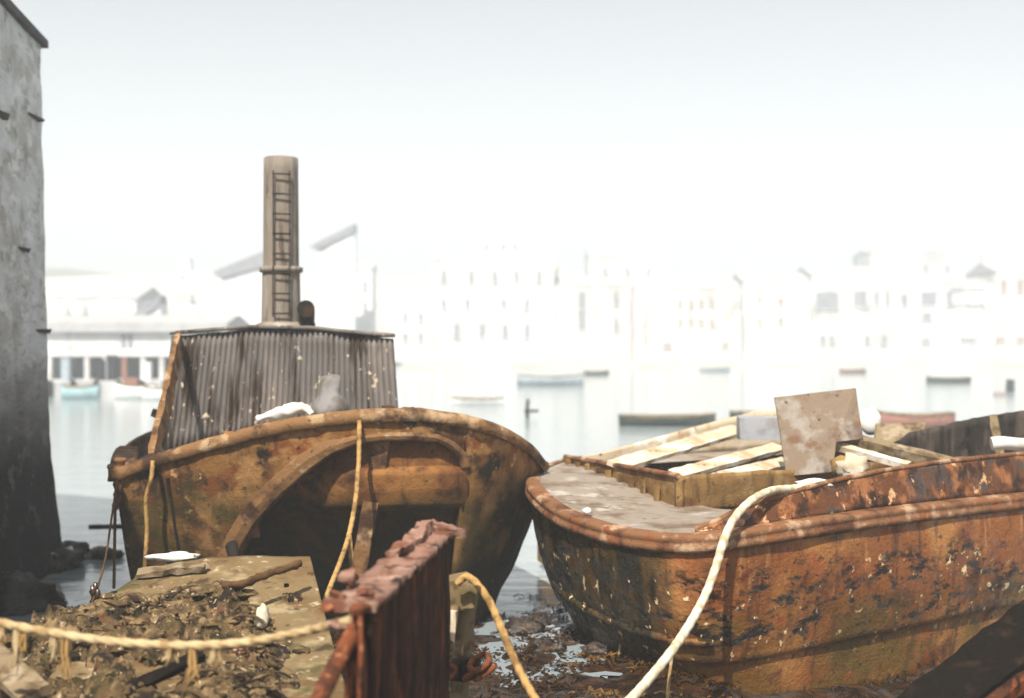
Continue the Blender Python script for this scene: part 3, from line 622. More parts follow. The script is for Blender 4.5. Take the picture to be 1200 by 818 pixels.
rope([P(179, 540, 9.83), P(177, 560, 9.80), P(171, 585, 9.82), P(172, 620, 9.85), P(170, 655, 9.85), P(168, 690, 9.9)], .017, 'yellow_rope', 'hanging_rope', 'yellow rope hanging down the left quarter of the derelict barge', n=110)
rope([P(137, 556, 9.95), P(135, 585, 9.95), P(134, 630, 9.9), P(133, 690, 9.8)], .012, 'brown_rope', 'hanging_rope', 'thin brown line hanging clear of the barge from its outermost corner bollard', n=80)
rope([P(136, 570, 9.9), P(130, 610, 9.6), P(122, 660, 9.2), P(108, 705, 8.9), P(92, 740, 8.6)], .008, 'brown_rope', 'mooring_line', 'thin slack mooring line slanting from the barge corner to the mud', n=80)
m = MB()
for q in range(8): m.lump(P(113 + rnd.uniform(-5, 6), 690 + q * 4, 8.95), .035, (.7, .7, 1.3), .5, 2, 8, q)
tag(m.build('weed_clump', M['weed'], None, tuple(P(113, 720, 8.95))), 'dark weed clump caught on the slack mooring line', 'seaweed')
m = MB()
for q in range(6): m.lump(P(138 + rnd.uniform(-4, 3), 562 + q * 6, 9.93), .035, (.8, .7, 1.4), .5, 2, 8, q + 20)
tag(m.build('frayed_fender', M['brown_rope'], None, tuple(P(137, 590, 9.93))), 'frayed brown rope fender at the left stern corner', 'fender')

# ------------------------------------------------------------------ foreground slab and crust
def slab_pt(u, v):
    """u 0 left .. 1 right, v 0 far .. 1 near"""
    D = lerp(8.3, 5.6, v)
    xl = interp([(0, 178), (.16, 128), (.32, 85), (.5, 30), (1, -90)], v); xr = interp([(0, 363), (.33, 381), (.6, 396), (1, 424)], v)
    yb = interp([(0, 652), (.33, 722), (.66, 790), (1, 860)], v)
    yb += interp([(0, 12), (.15, 7), (.35, 2), (.6, 0), (1, 0)], u) * (1 - .3 * v)
    return P(lerp(xl, xr, u), yb, D)
rows = []
for j in range(91):
    v = j / 90; row = []
    for i in range(121):
        u = i / 120; p = slab_pt(u, v)
        e = 1 - sstep(.03, .0, u) * .6 - 0
        cr = sstep(.80 - .12 * math.sin(v * 7), .62, u) * sstep(.16, .34, v + .08 * nz((u * 6, v * 4, 0)))
        p.z += cr * (.05 + .05 * nz((p.x, p.y, 0), 3.2, 5)) + .012 * nz((p.x, p.y, 4), 2.5, 4)
        row.append(p)
    row = [row[0] + Vector((-.06, 0, -.7))] + row + [row[-1] + Vector((.015, 0, -.12)), row[-1] + Vector((-.02, .02, -.8))]
    rows.append(row)
back = [p + Vector((0, .03, -.7)) for p in rows[0]]
m = MB(); m.grid([back] + rows, flip=True); tag(m.build('slab', M['slab'], None, tuple(slab_pt(.5, .5) - Vector((0, 0, .6)))), 'broken tilted slab of pale concrete crusted with weed and rubble', 'slab')
m = MB(); CU, CV = 230, 170; idx = {}
def crust_h(u, v, p):
    e = sstep(.84 - .12 * math.sin(v * 7) + .10 * nz((v * 9, u * 5, 2), 1, 4), .66, u) * sstep(.17, .36, v + .12 * nz((u * 6, v * 4, 0), 1, 4)) * sstep(-.35, -.05, nz((u * 5, v * 5, 7), 1, 4))
    return e, e * (.055 + .06 * nz((p.x, p.y, 0), 3.2, 5) + .055 * abs(nz((p.x, p.y, 2), 7, 5)) + .018 * nz((p.x, p.y, 6), 34, 3)) - .02 * (e < .05)
pts = []
for j in range(CV + 1):
    for i in range(CU + 1):
        u, v = i / CU * .95, .12 + .88 * j / CV; p = slab_pt(u, v); cr = sstep(.80 - .12 * math.sin(v * 7), .62, u) * sstep(.16, .34, v + .08 * nz((u * 6, v * 4, 0)))
        p.z += cr * (.05 + .05 * nz((p.x, p.y, 0), 3.2, 5)); e, h = crust_h(u, v, p); pts.append((p + Vector((0, 0, h + .01)), e))
fs = []
for j in range(CV):
    for i in range(CU):
        q = [j * (CU + 1) + i, j * (CU + 1) + i + 1, (j + 1) * (CU + 1) + i + 1, (j + 1) * (CU + 1) + i]
        if max(pts[k][1] for k in q) > .06: fs.append(q[::-1])
m.add([p for p, e in pts], fs, True)
for q in range(80):
    u, v = rnd.uniform(.0, .85), rnd.uniform(.2, 1); p = slab_pt(u, v); e, h = crust_h(u, v, p)
    if e < .2: continue
    p.z += .06 + .05 * nz((p.x, p.y, 0), 3.2, 5) + h; a_ = rnd.uniform(0, 6.28); L_ = rnd.uniform(.08, .3); d_ = Vector((math.cos(a_), math.sin(a_) * .8, 0))
    m.tube(cat([p - d_ * L_ * .5 - Vector((0, 0, .02)), p - d_ * L_ * .2 + Vector((rnd.uniform(-.03, .03), 0, rnd.uniform(.0, .04))), p + d_ * L_ * .2 + Vector((rnd.uniform(-.03, .03), 0, rnd.uniform(0, .04))), p + d_ * L_ * .5 - Vector((0, 0, .02))], 10), rnd.uniform(.004, .011), 5)
cnt = 0
while cnt < 700:
    u, v = rnd.uniform(.0, .86), rnd.uniform(.18, 1); p = slab_pt(u, v); e, h = crust_h(u, v, p)
    if e < .3: continue
    s = rnd.choice((.005, .007, .010, .014, .022, .04)) * rnd.uniform(.7, 1.2); p.z += .05 + .05 * nz((p.x, p.y, 0), 3.2, 5) + h
    m.lump(p, s, (rnd.uniform(.8, 2), rnd.uniform(.8, 1.6), rnd.uniform(.5, .9)), .8, 2.4, 7, cnt % 37, False); cnt += 1
tag(m.build('weed_and_rubble', M['crust'], None, tuple(slab_pt(.4, .6))), 'matted weed and small rubble covering the slab', 'seaweed', kind='stuff')
m = MB(); m.tube(cat([P(262, 686, 7.45), P(285, 684, 7.4), P(305, 676, 7.5), P(330, 668, 7.6), P(352, 660, 7.7)], 40), [.022 + .008 * nz((k * .4, 0, 0)) for k in range(40)], 8, wob=.4); tag(m.build('driftwood', M['brown_rope'], None, tuple(P(305, 680, 7.5))), 'crooked dark stick lying across the top of the slab', 'stick')
m = MB(); m.tube([P(272, 640, 9.0), P(275, 660, 8.6), P(276, 672, 8.3)], .04, 8, wob=.3); tag(m.build('iron_stub', M['iron'], None, tuple(P(276, 672, 8.3))), 'dark iron stub under the foot of the stern arch', 'iron stub')
m = MB(); m.lump(P(203, 653, 8.36), .13, (1.25, .45, .22), .45, 1.5, 26, 4); tag(m.build('canvas_scrap', M['canvas'], None, tuple(P(203, 656, 8.35))), 'flat scrap of white canvas at the far edge of the slab', 'canvas')
m = MB(); m.plank(P(160, 672, 8.1), P(240, 664, 8.05), .07, .03, (0, -.3, 1), 12, .012, 3); tag(m.build('wood_scrap', M['timber'], None, tuple(P(200, 670, 8.1))), 'weathered wood scrap just in front of the white canvas scrap on the slab', 'board')
m = MB(); m.lump(P(307, 722, 6.95), .048, (.75, .75, 1.25), .4, 1.8, 16, 3); tag(m.build('plastic_float', M['bleached'], None, tuple(P(307, 727, 6.95))), 'small battered cream float among the weed on the slab', 'float')
loose_board(P(-20, 762, 5.9), P(40, 815, 5.5), .14, .04, 'timber', 'grey plank end at the near left of the slab', (0, -.4, 1), 12, 'plank', 'board')
loose_board(P(140, 815, 5.8), P(235, 768, 6.1), .07, .03, 'tarred', 'dark narrow lath lying on the weed under the sagging rope', (0, -.4, 1), 13, 'lath', 'board')
loose_board(P(40, 735, 7.2), P(110, 722, 7.6), .05, .04, 'orange', 'rusty flat bar lying behind the slab on the mud', (0, -.4, 1), 15, 'flat_bar', 'bar')

# ------------------------------------------------------------------ rusty girder, pipe, rod
G = thing('steel_girder', (-.42, 5.4, .1), 'rusty steel girder stump with a flaking pink top edge and dark streaked side', 'girder')
gN, gF = P(417, 708, 4.7), P(513, 622, 6.0)
gd = (gF - gN); gd.z = 0; gd.normalize(); gs = Vector((gd.y, -gd.x, 0))
m = MB(); rows = []
for k in range(70):
    u = k / 69; p = gN.lerp(gF, u); row = []
    zt = p.z - .03 - .012 * abs(nz((u * 30, 0, 0), 1, 4))
    for j in range(31):
        v = j / 30; z_ = lerp(zt, -.15, v); q = p + gs * (.055 + .012 * nz((u * 14, v * 2, 0), 1, 5) + .006 * nz((u * 40, v * 20, 3), 1, 3)); q.z = z_; row.append(q)
    rows.append(row)
rows2 = [[q - gs * .10 for q in r] for r in rows]
m.grid(rows, flip=True); m.grid(rows2); m.grid([rows[0], rows2[0]], smooth=False, flip=True); m.grid([rows[-1], rows2[-1]], smooth=False)
m.build('web', M['web'], G)
m = MB(); rows = []
for k in range(130):
    u = k / 129; p = gN.lerp(gF, u); wl = .10 + .016 * nz((u * 9, 3, 0), 1, 2); wr = .075 + .012 * nz((u * 12, 8, 0), 1, 3)
    if u < .16: wl += .035 * sstep(.16, .05, u)
    j = .010 * nz((u * 9, 0, 5), 1, 2)
    rows.append([p - gs * wl + Vector((0, 0, -.035)), p - gs * wl + Vector((0, 0, j)), p - gs * .03 + Vector((0, 0, .008 + j)), p + gs * .03 + Vector((0, 0, j * .6)), p + gs * wr + Vector((0, 0, j)), p + gs * wr + Vector((0, 0, -.03 + .008 * nz((u * 30, 0, 0), 1, 2)))])
m.grid(rows, closed=True, smooth=True); m.add(rows[0], [[5, 4, 3, 2, 1, 0]]); m.add(rows[-1], [[0, 1, 2, 3, 4, 5]]); m.build('top_flange', M['pink'], G)
m = MB(); m.plank(gN.lerp(gF, .52) - gs * .045 + Vector((0, 0, .022)), gN.lerp(gF, .97) - gs * .04 + Vector((0, 0, .035)), .06, .035, (0, 0, 1), 70, .012, 4); m.build('angle_bar', M['pink'], G)
m = MB(); rows = []
for a in range(25):
    u = a / 24; wid = lerp(.115, .012, u ** 1.3) * (1 + .15 * nz((u * 5, 2, 0))); c = gF - gs * .06 + (gs * .17 + gd * .10) * u + Vector((0, 0, .04 - .05 * u + .008 * nz((u * 6, 0, 0))))
    rows.append([c - gd * wid * 1.0 + Vector((0, 0, -.035)), c - gd * wid, c, c + gd * wid, c + gd * wid + Vector((0, 0, -.035))])
m.grid(rows, closed=True, smooth=False); m.add(rows[0], [[0, 1, 2, 3, 4]]); m.add(rows[-1], [[4, 3, 2, 1, 0]]); m.noisy(.012, 16); m.build('end_plate', M['pink'], G)
for q in range(16):
    m = MB(); near = q < 11
    c = (gN + gs * rnd.uniform(-.10, .05) + gd * rnd.uniform(-.04, .10) + Vector((0, 0, rnd.uniform(-.12, .02)))) if near else (gN.lerp(gF, .2) - gs * .09 + gd * rnd.uniform(-.08, .05) + Vector((0, 0, rnd.uniform(0, .05))))
    rot = Matrix.Rotation(rnd.uniform(-.9, .9), 3, 'X') @ Matrix.Rotation(rnd.uniform(0, 3), 3, 'Z')
    n_ = rnd.randint(5, 8); sz = rnd.uniform(.03, .06); rot2 = rot @ Matrix.Rotation(rnd.uniform(-.5, .5), 3, 'Y')
    m.prism([c + rot2 @ Vector((math.cos(2 * math.pi * k / n_) * sz * rnd.uniform(.5, 1.2), math.sin(2 * math.pi * k / n_) * sz * rnd.uniform(.35, .8), 0)) for k in range(n_)], rot2 @ Vector((0, 0, rnd.uniform(.012, .03)))); m.noisy(.006, 25)
    m.build('rust_flake', M['pink' if q % 3 else 'orange'], G)
m = MB(); m.tube([P(lerp(418, 340, k / 40), lerp(732, 884, k / 40), lerp(4.72, 4.1, k / 40)) for k in range(41)], .031, 18, wob=.0); m.noisy(.006, 22); tag(m.build('rusty_pipe', M['orange'], None, tuple(P(372, 822, 4.35))), 'thick orange rusty pipe leaning against the near end of the girder', 'pipe')
m = MB(); m.tube([P(422, 722, 4.62), P(423, 760, 4.6), P(421, 800, 4.6), P(421, 850, 4.6)], .010, 8, wob=.4); tag(m.build('rusty_rod', M['orange'], None, tuple(P(421, 850, 4.6))), 'thin upright rusty rod between the pipe and the girder', 'rod')

# sagging rope with hanging tufts
SR = cat([P(-40, 718, 5.2), P(0, 730, 5.2), P(60, 742, 5.15), P(130, 752, 5.1), P(210, 757, 5.05), P(280, 754, 5.0), P(340, 744, 4.9), P(412, 727, 4.7)], 300)
m = MB(); m.tube(SR, .0175, 14, True, 3, .075, .12); tag(m.build('sagging_rope', M['old_rope'], None, tuple(SR[150])), 'pale twisted rope sagging across the foreground to the girder', 'rope')
tufts = [(3, 30, 'small pale tuft at the very left end of the sagging rope'), (18, 62, 'long thin tuft, second from the left end of the sagging rope'), (26, 30, 'short brown tuft close beside the long thin one'), (62, 34, 'stubby frayed tuft on the sagging rope left of the longest one'), (77, 62, 'long brown tuft widening at its tip, over the weedy slab'),
         (196, 26, 'broad white tuft like a knotted rag on the sagging rope'), (225, 58, 'bushy dark fibre tuft between the two pale rag tufts'), (253, 30, 'pale rag tuft nearest the girder end of the sagging rope')]
for i, (px, L, lab) in enumerate(tufts):
    p = min(SR, key=lambda q: abs(ppx(q) - px)); m = MB(); pale = i in (5, 7)
    for k in range(5 if pale else 9):
        a = p + Vector((rnd.uniform(-.012, .012) * (1.6 if pale else 1), rnd.uniform(-.012, .012), -.005)); l = L / 1500 * 5.1 * rnd.uniform(.55, 1)
        m.tube([a, a + Vector((rnd.uniform(-.008, .008), 0, -l * .4)), a + Vector((rnd.uniform(-.016, .016), 0, -l * .75)), a + Vector((rnd.uniform(-.024, .024), 0, -l))], [.008, .009, .008, .003] if pale else [.005, .005, .004, .0015], 6)
    tag(m.build('fibre_tuft', M['fibre' if i in (0, 5, 7) else 'old_rope' if i % 2 else 'yellow_rope'], None, tuple(p)), lab, 'tuft', 'frayed tufts hanging from the sagging rope')

# post behind the girder with yellow rope and iron links
PO = thing('mooring_post', (-.33, 6.6, 0), 'leaning grey timber post with a split pale head behind the girder', 'post')
m = MB(); m.tube([P(548, 690, 6.6), P(546, 730, 6.6), P(540, 780, 6.6), P(538, 830, 6.6), P(537, 900, 6.6)], [.05, .05, .048, .05, .055], 10, wob=.25); m.build('shaft', M['timber'], PO)
m = MB(); m.prism([P(508, 686, 6.5), P(545, 679, 6.5), P(561, 690, 6.5), P(556, 712, 6.5), P(530, 718, 6.5), P(509, 712, 6.5)], (0, .2, 0)).noisy(.015, 8); m.build('head_block', M['slab'], PO)
m = MB(); m.prism([P(510, 716, 6.45), P(536, 719, 6.45), P(532, 756, 6.45), P(520, 742, 6.45)], (0, .12, 0)).noisy(.015, 8); m.build('split_wedge', M['bleached'], PO)
m = MB(); m.lathe(P(541, 795, 6.6), [(.055, 0), (.09, .005), (.095, .06), (.06, .075)], 14).noisy(.012, 14); m.box(P(531, 785, 6.48), (.07, .08, .08), None, .012); m.box(P(551, 784, 6.48), (.09, .08, .10), None, .012); m.build('iron_band', M['iron'], PO)
for i, (px, py) in enumerate(((522, 787), (562, 777), (568, 788), (556, 790))):
    m = MB(); c = P(px, py, 6.42); a0 = i * .7; m.tube([c + Vector((math.cos(a) * .05, math.sin(a) * .02 * (1 + i % 2), math.sin(a + a0) * .032)) for a in [2 * math.pi * k / 16 for k in range(17)]], .016, 8, wob=.2)
    tag(m.build('chain_link', M['orange'], None, tuple(c)), ['orange chain link alone on the girder side of the post', 'uppermost orange chain link right of the post', 'outermost orange chain link right of the post', 'lowest orange chain link right of the post, against its iron band'][i], 'chain link', 'rusty chain links at the post')
rope([P(536, 684, 6.42), P(547, 676, 6.4), P(560, 686, 6.35), P(575, 708, 6.3), P(588, 738, 6.2), P(602, 772, 6.1), P(617, 802, 6.0), P(632, 828, 5.9), P(650, 862, 5.8)], .019, 'yellow_rope', 'mooring_rope', 'thick yellow rope draped over the post head and down to the mud', n=220)

# dark timbers at lower right
def beam(a, b, wd, th, label, mat='tarred', seed=0):
    mm = MB(); mm.plank(a, b, wd, th, (0, -.25, 1), 40, .008, seed); tag(mm.build('tarred_beam', M[mat], None, tuple((Vector(a) + Vector(b)) / 2)), label, 'beam')
beam(P(1030, 905, 6.2), P(1330, 670, 7.0), .30, .34, 'black tarred beam lying close under the side of the open barge', 'tarred', 3)
beam(P(1100, 872, 5.9), P(1330, 706, 6.4), .05, .07, 'thin rust edged rail in front of the black tarred beam', 'web', 9)

# ------------------------------------------------------------------ seaweed and rocks on the mud
m = MB(); cnt = 0
while cnt < 6500:
    y = rnd.uniform(5.5, 14.6); x = rnd.uniform(-6, 3.5) if rnd.random() < .5 else rnd.uniform(-.6, 1.4)
    if x < wall_x(y, 0) + .05 or nz((x * 1.3, y * 1.3, 9), 1, 3) < -.05: continue
    z_ = mud_z(x, y)
    if z_ < WZ - .02: continue
    p = Vector((x, y, z_)); a = rnd.uniform(0, 6.28); L = rnd.uniform(.04, .13); d = Vector((math.cos(a), math.sin(a), 0)); sd_ = Vector((-d.y, d.x, 0)) * rnd.uniform(.005, .013)
    h1 = rnd.uniform(.012, .035)
    m.add([p - sd_ * .4, p + sd_ * .4, p + d * L * .5 + sd_ + Vector((0, 0, h1)), p + d * L * .5 - sd_ + Vector((0, 0, h1 * 1.2)), p + d * L + sd_ * .7 + Vector((0, 0, .008)), p + d * L - sd_ * .7 + Vector((0, 0, .012))], [[0, 1, 2, 3], [3, 2, 4, 5]], True); cnt += 1
tag(m.build('seaweed', M['weed'], None, (0, 10, 0)), 'brown bladder wrack strewn over the mud', 'seaweed', kind='stuff')
rk = [(52, 650, 13.6, .26, 'dark rock at the very foot of the harled wall'), (84, 640, 14.4, .16, 'low black rock in the water just off the harled wall'), (20, 690, 11.6, .30, 'large black rock below the harled wall nearest the camera'), (120, 640, 14.3, .14, 'small black rock under the floating stick'), (700, 760, 8.9, .08, 'flat brown stone beside the dark bow of the open barge'), (640, 745, 9.2, .10, 'weedy brown stone in the gap between the two barges'), (612, 720, 10.2, .12, 'dark stone under the stern corner of the derelict barge')]
for i, (px, py, D, r, lab) in enumerate(rk):
    x = (px - 600) / 1500 * D; m = MB(); m.lump((x, D, max(mud_z(x, D), WZ) + r * .2), r, (1.3, 1.1, .7), .5, 1.6, 22, i + 5); m.noisy(.01, 9); tag(m.build('rock', M['mud'], None, (x, D, mud_z(x, D))), lab, 'rock', 'rocks on the foreshore')
m = MB(); m.plank(P(104, 618, 15.4), P(146, 617, 15.4), .06, .05, (0, 0, 1), 8, .006, 1); tag(m.build('floating_stick', M['tarred'], None, tuple(P(125, 618, 15.4))), 'straight dark stick floating by the harled wall', 'stick')
m = MB(); m.box(P(647, 642, 13.6), (.26, .26, .30), Matrix.Rotation(.2, 3, 'Z'), .01); m.box(P(647, 624, 13.6), (.30, .30, .03), Matrix.Rotation(.2, 3, 'Z'), .006); tag(m.build('floating_box', M['ochre_box'], None, tuple(P(645, 655, 13.6))), 'ochre box afloat in the gap between the two barges', 'box')

# ------------------------------------------------------------------ far boats
def dinghy(px, py, L, H, mat, label, rot=0.0, name='dinghy', cabin=None, mast=0, group='small boats moored in the harbour'):
    D = (CAM_H - WZ) * 1500 / (py - 400); x0 = (px - 600) / 1500 * D
    r = thing(name, (x0, D, WZ), label, 'boat', group)
    ca, sa = math.cos(rot), math.sin(rot); tf = lambda a, b, c: Vector((x0 + a * ca - b * sa, D + a * sa + b * ca, WZ + c))
    rows = []
    for i in range(17):
        u = i / 16; hw = L * .19 * (math.sin(math.pi * min(1, (u * .92 + .06))) ** .55) * (1 if u < .6 else 1 - ((u - .6) / .4) ** 2 * .9); sh = H * (1 + .22 * (2 * abs(u - .45)) ** 2)
        a = (u - .5) * L
        rows.append([tf(a, -hw, sh), tf(a, -hw * .95, sh * .5), tf(a, -hw * .5, -.08), tf(a, hw * .5, -.08), tf(a, hw * .95, sh * .5), tf(a, hw, sh)])
    mm = MB(); mm.grid(rows); mm.add(rows[0], [list(range(6))]); mm.build('hull', M[mat], r, solid=.03)
    mm = MB(); mm.tube([q[0] + Vector((0, 0, .01)) for q in rows] + [q[5] + Vector((0, 0, .01)) for q in rows[::-1]], .03, 6); mm.build('gunwale', M['timber'], r)
    for u in (.3, .6):
        q = rows[int(u * 16)]; mm = MB(); mm.plank(q[0].lerp(q[1], .4), q[5].lerp(q[4], .4), .2, .03); mm.build('thwart', M['timber'], r)
    if cabin:
        mm = MB(); mm.box(tf(L * .08, 0, H + cabin[1] / 2), (L * .34, L * .26, cabin[1]), Matrix.Rotation(rot, 3, 'Z')); c_ = mm.build('cabin', M[cabin[0]], r)
        mm = MB(); mm.box(tf(L * .08, -L * .132, H + cabin[1] * .62), (L * .24, .03, cabin[1] * .35), Matrix.Rotation(rot, 3, 'Z')); mm.build('window', M['glass_far'], c_)
    if mast:
        mm = MB(); mm.tube([tf(L * .1, 0, .1), tf(L * .1, 0, mast)], [.05, .03], 8); mm.build('mast', M['timber'], r)
    return r
dinghy(783, 499, 2.75, .26, 'green_paint', 'long dark green dinghy beyond the coaming of the open barge', .06)
dinghy(893, 492, 1.9, .22, 'green_paint', 'short dark green dinghy half hidden behind the rusty plate', -.05)
dinghy(1072, 504, 2.05, .40, 'red_paint', 'red-brown dinghy just beyond the dark bulkhead of the open barge', 3.1)
dinghy(1111, 449, 2.5, .30, 'green_paint', 'green rowing boat lying alone on open water, above the red-brown dinghy', 3.1)
dinghy(645, 452, 3.6, .5, 'grey_paint', 'pale grey-blue rowing boat faint in the haze right of the derelict barge', 0)
dinghy(1094, 428, 3.6, .7, 'black_paint', 'small launch with dark cabin and mast below the big building on the far shore', .1, 'launch', ('red_paint', .7), 2.6)
dinghy(1150, 428, 3.4, .6, 'grey_paint', 'small grey launch with brown cabin, rightmost of the two below the far buildings', 3.0, 'launch', ('glass_brown', .8), 2.4)
dinghy(770, 431, 3.0, .4, 'grey_paint', 'hazy grey dinghy under the house with four columns of brown windows', .2)
dinghy(560, 474, 2.0, .2, 'white_paint', 'low pale dinghy nearest the stern corner of the derelict barge, on open water', 0)
dinghy(94, 468, 1.5, .50, 'teal_paint', 'teal blue skiff moored under the white quay shed', 0.05, 'skiff', None, 0, 'skiffs at the quay')
dinghy(158, 468, 1.7, .55, 'white_paint', 'white skiff with a red cabin moored under the quay shed', 3.1, 'skiff', ('red_paint', .35), 0, 'skiffs at the quay')
dinghy(192, 469, 1.6, .45, 'white_paint', 'plain white skiff next to the deckhouse edge, at the quay', 0, 'skiff', None, 0, 'skiffs at the quay')
for q, (px, py, L, H, mat, lab) in enumerate(((735, 422, 2.6, .4, 'black_paint', 'tiny dark boat close under the tall-doored white house'), (838, 436, 2.4, .3, 'grey_paint', 'tiny grey boat in front of the brown-windowed house, nearer than the dark one'), (905, 426, 3.0, .5, 'white_paint', 'faint white boat below the house with two stacked windows'), (1000, 438, 2.2, .3, 'red_paint', 'tiny red-brown boat below the big white store'), (1180, 431, 2.6, .5, 'green_paint', 'small dark green boat moored off the pinkish house'), (700, 440, 2.0, .28, 'green_paint', 'tiny dark green boat on open water, right of the grey-blue rowing boat'))):
    dinghy(px, py, L, H, mat, lab, .1 * q)
def stake(px, py, h, r, mat, label, arm=0, name='mooring_stake', cat_='stake'):
    D = (CAM_H - WZ) * 1500 / (py - 400); x = (px - 600) / 1500 * D; rt = thing(name, (x, D, WZ), label, cat_)
    mm = MB(); mm.tube([(x, D, WZ - .5), (x, D, WZ + h * .5), (x + .02, D, WZ + h)], [r, r, r * .85], 10, wob=.2); mm.build('shaft', M[mat], rt)
    if arm: mm = MB(); mm.plank((x - arm * .3, D - .05, WZ + h * .35), (x + arm, D - .05, WZ + h * .38), .08, .08); mm.build('crosspiece', M[mat], rt)
stake(618, 490, .60, .06, 'tarred', 'weedy stake with a crosspiece standing in the water right of the derelict barge', .35)
stake(1184, 459, .60, .22, 'black_paint', 'stout black mooring bollard rising from the water by the frame edge', 0, 'mooring_bollard', 'bollard')
m = MB(); D_ = 2.25 * 1500 / 59; m.lump(((1171 - 600) / 1500 * D_, D_, WZ + .05), .2, (1.4, 1, .8), .2, 1.5, 12, 3); tag(m.build('buoy', M['glass_brown'], None, ((1171 - 600) / 1500 * D_, D_, WZ)), 'small dark brown buoy beside the stout black mooring bollard', 'buoy')

# ------------------------------------------------------------------ quay and shed at the left
QY = thing('quay', (-22, 57, -.5), 'low concrete quay under the white shed across the water', 'quay')
m = MB(); m.box((-24, 62, -.2), (28, 13, 1.1)); m.build('deck', M['w4'], QY)
for i in range(9):
    x = -21 + i * 1.0; m = MB(); m.tube([(x, 55.35, -.7), (x, 55.35, .42)], .11, 8); m.build('pile', M['tarred'], QY)
SH = thing('quay_shed', (-17.5, 60, .35), 'long white open-fronted shed on the quay with dark bays', 'shed')
m = MB(); m.box((-18.2, 61, 1.95), (10, 4.4, 1.1)); m.build('upper_wall', M['w5'], SH)
m = MB(); m.prism([(-23.4, 58.5, 2.52), (-23.4, 58.5, 2.95), (-23.4, 61, 3.35), (-23.4, 63.6, 2.95), (-23.4, 63.6, 2.52)], (10.4, 0, 0)); m.build('roof', M['roof_pale'], SH)
m = MB(); m.box((-18.2, 63.0, .88), (10, .2, 1.04)); m.build('back_wall', M['glass_far'], SH)
for i in range(12):
    m = MB(); m.box((-23 + i * .86, 58.95, .88), (.22, .22, 1.04)); m.build('post', M['w2' if i % 3 else 'red_paint'], SH)
for px in (145, 153):
    m = MB(); m.box(((px - 600) / 1500 * 58.8, 58.78, 2.12), (.18, .04, .55)); m.build('window', M['glass_far'], SH)
for i, (px, hh, mat, lab) in enumerate(((78, 1.0, 'grey_paint', 'tall grey crate at the left end of the quay'), (118, .9, 'black_paint', 'black crate in the middle of the quay'), (131, 1.1, 'black_paint', 'tallest black crate on the quay, next to the red post'), (172, .8, 'white_paint', 'white crate on the quay nearest the barge deckhouse'))):
    x = (px - 600) / 1500 * 57.2; m = MB(); m.box((x, 57.2, .35 + hh / 2), (.34, .4, hh), None, .02); m.box((x, 57.2, .35 + hh), (.40, .46, .05)); tag(m.build('crate', M[mat], None, (x, 57.2, .35)), lab, 'crate', 'crates on the quay')

# ------------------------------------------------------------------ town on the far shore
def house(x0px, x1px, ytop, D, label, wall='w1', roofm='roof_pale', wins=(), glass='glass_far', roof_h=1.0, depth=8, base=None, chim=1):
    xa, xb = (x0px - 600) / 1500 * D, (x1px - 600) / 1500 * D; zt = CAM_H - (ytop - 400) / 1500 * D; zb = base if base is not None else land_z((xa + xb) / 2, D) - .3
    r = thing('house', ((xa + xb) / 2, D + depth / 2, zb), label, 'house', 'houses on the far shore')
    mm = MB(); mm.prism([(xa, D, zb), (xb, D, zb), (xb, D, zt), (xa, D, zt)], (0, depth, 0))
    mm.build('wall', M[wall], r)
    mm = MB(); e = .06
    mm.prism([(xa - e, D - e, zt + .004), (xa - e, D + depth + e, zt + .004), (xa - e, D + depth / 2, zt + roof_h)], (xb - xa + 2 * e, 0, 0)); rf = mm.build('roof', M[roofm], r)
    for k in range(chim):
        cx = xa + .5 if k % 2 == 0 else xb - .5
        mm = MB(); mm.box((cx, D + depth / 2, zt + roof_h + .35), (.7, .7, 1.1)); mm.box((cx - .15, D + depth / 2, zt + roof_h + 1.05), (.2, .2, .3)); mm.build('chimney', M[wall], rf)
    for (px, py, wp, hp) in wins:
        x = (px - 600) / 1500 * D; z_ = CAM_H - (py - 400) / 1500 * D; ww, hh = wp / 1500 * D, hp / 1500 * D
        mm = MB(); mm.box((x, D - .02, z_), (ww, .10, hh)); wn = mm.build('window', M[glass], r)
        mm = MB(); mm.box((x, D - .05, z_ - hh / 2 - .06), (ww + .2, .2, .1)); mm.build('sill', M[wall], wn)
    return r
def gridw(xs, ys, w_, h_): return [(x, y, w_, h_) for y in ys for x in xs]
house(462, 506, 352, 117, 'narrow white house directly right of the corrugated deckhouse', 'w1', 'roof_pale', gridw((475, 493), (372, 395), 5, 10), depth=3)
house(507, 650, 305, 117, 'tall pale tenement with three rows of narrow windows, behind the stake', 'w5', 'roof_pale', gridw((520, 552, 580, 605, 632), (324,), 5, 14) + gridw((520, 548, 590, 618), (356,), 5, 11) + gridw((535, 565, 592, 618), (388,), 6, 16), chim=2)
house(651, 740, 335, 117, 'white house with tall grey doors, between the tenement and the brown-windowed house', 'w3', 'roof_pale', gridw((682,), (352, 376), 9, 20) + gridw((722,), (350, 380), 5, 16))
house(742, 869, 338, 117, 'wide cream house with four columns of small brown windows', 'w3', 'roof_pale', gridw((797, 810, 822, 834), (355, 377), 5, 7) + [(782, 405, 10, 6), (875 - 25, 404, 8, 5)], 'glass_brown')
house(871, 950, 330, 117, 'white house with two stacked brown windows near its right edge', 'w5', 'roof_pale', gridw((915,), (354, 376), 6, 8) + gridw((890,), (352, 376), 4, 7), 'glass_brown')
house(951, 1071.5, 322, 117, 'big white store with one very wide upper window and a row of tall ones', 'w1', 'roof_pale', [(969, 352, 26, 20)] + [(1003, 350, 5, 18), (1011, 351, 9, 20), (1027, 350, 4, 16), (1040, 350, 5, 18), (1060, 352, 7, 14)] + gridw((964, 975, 1016, 1036), (398,), 6, 10), chim=0, roof_h=1.0)
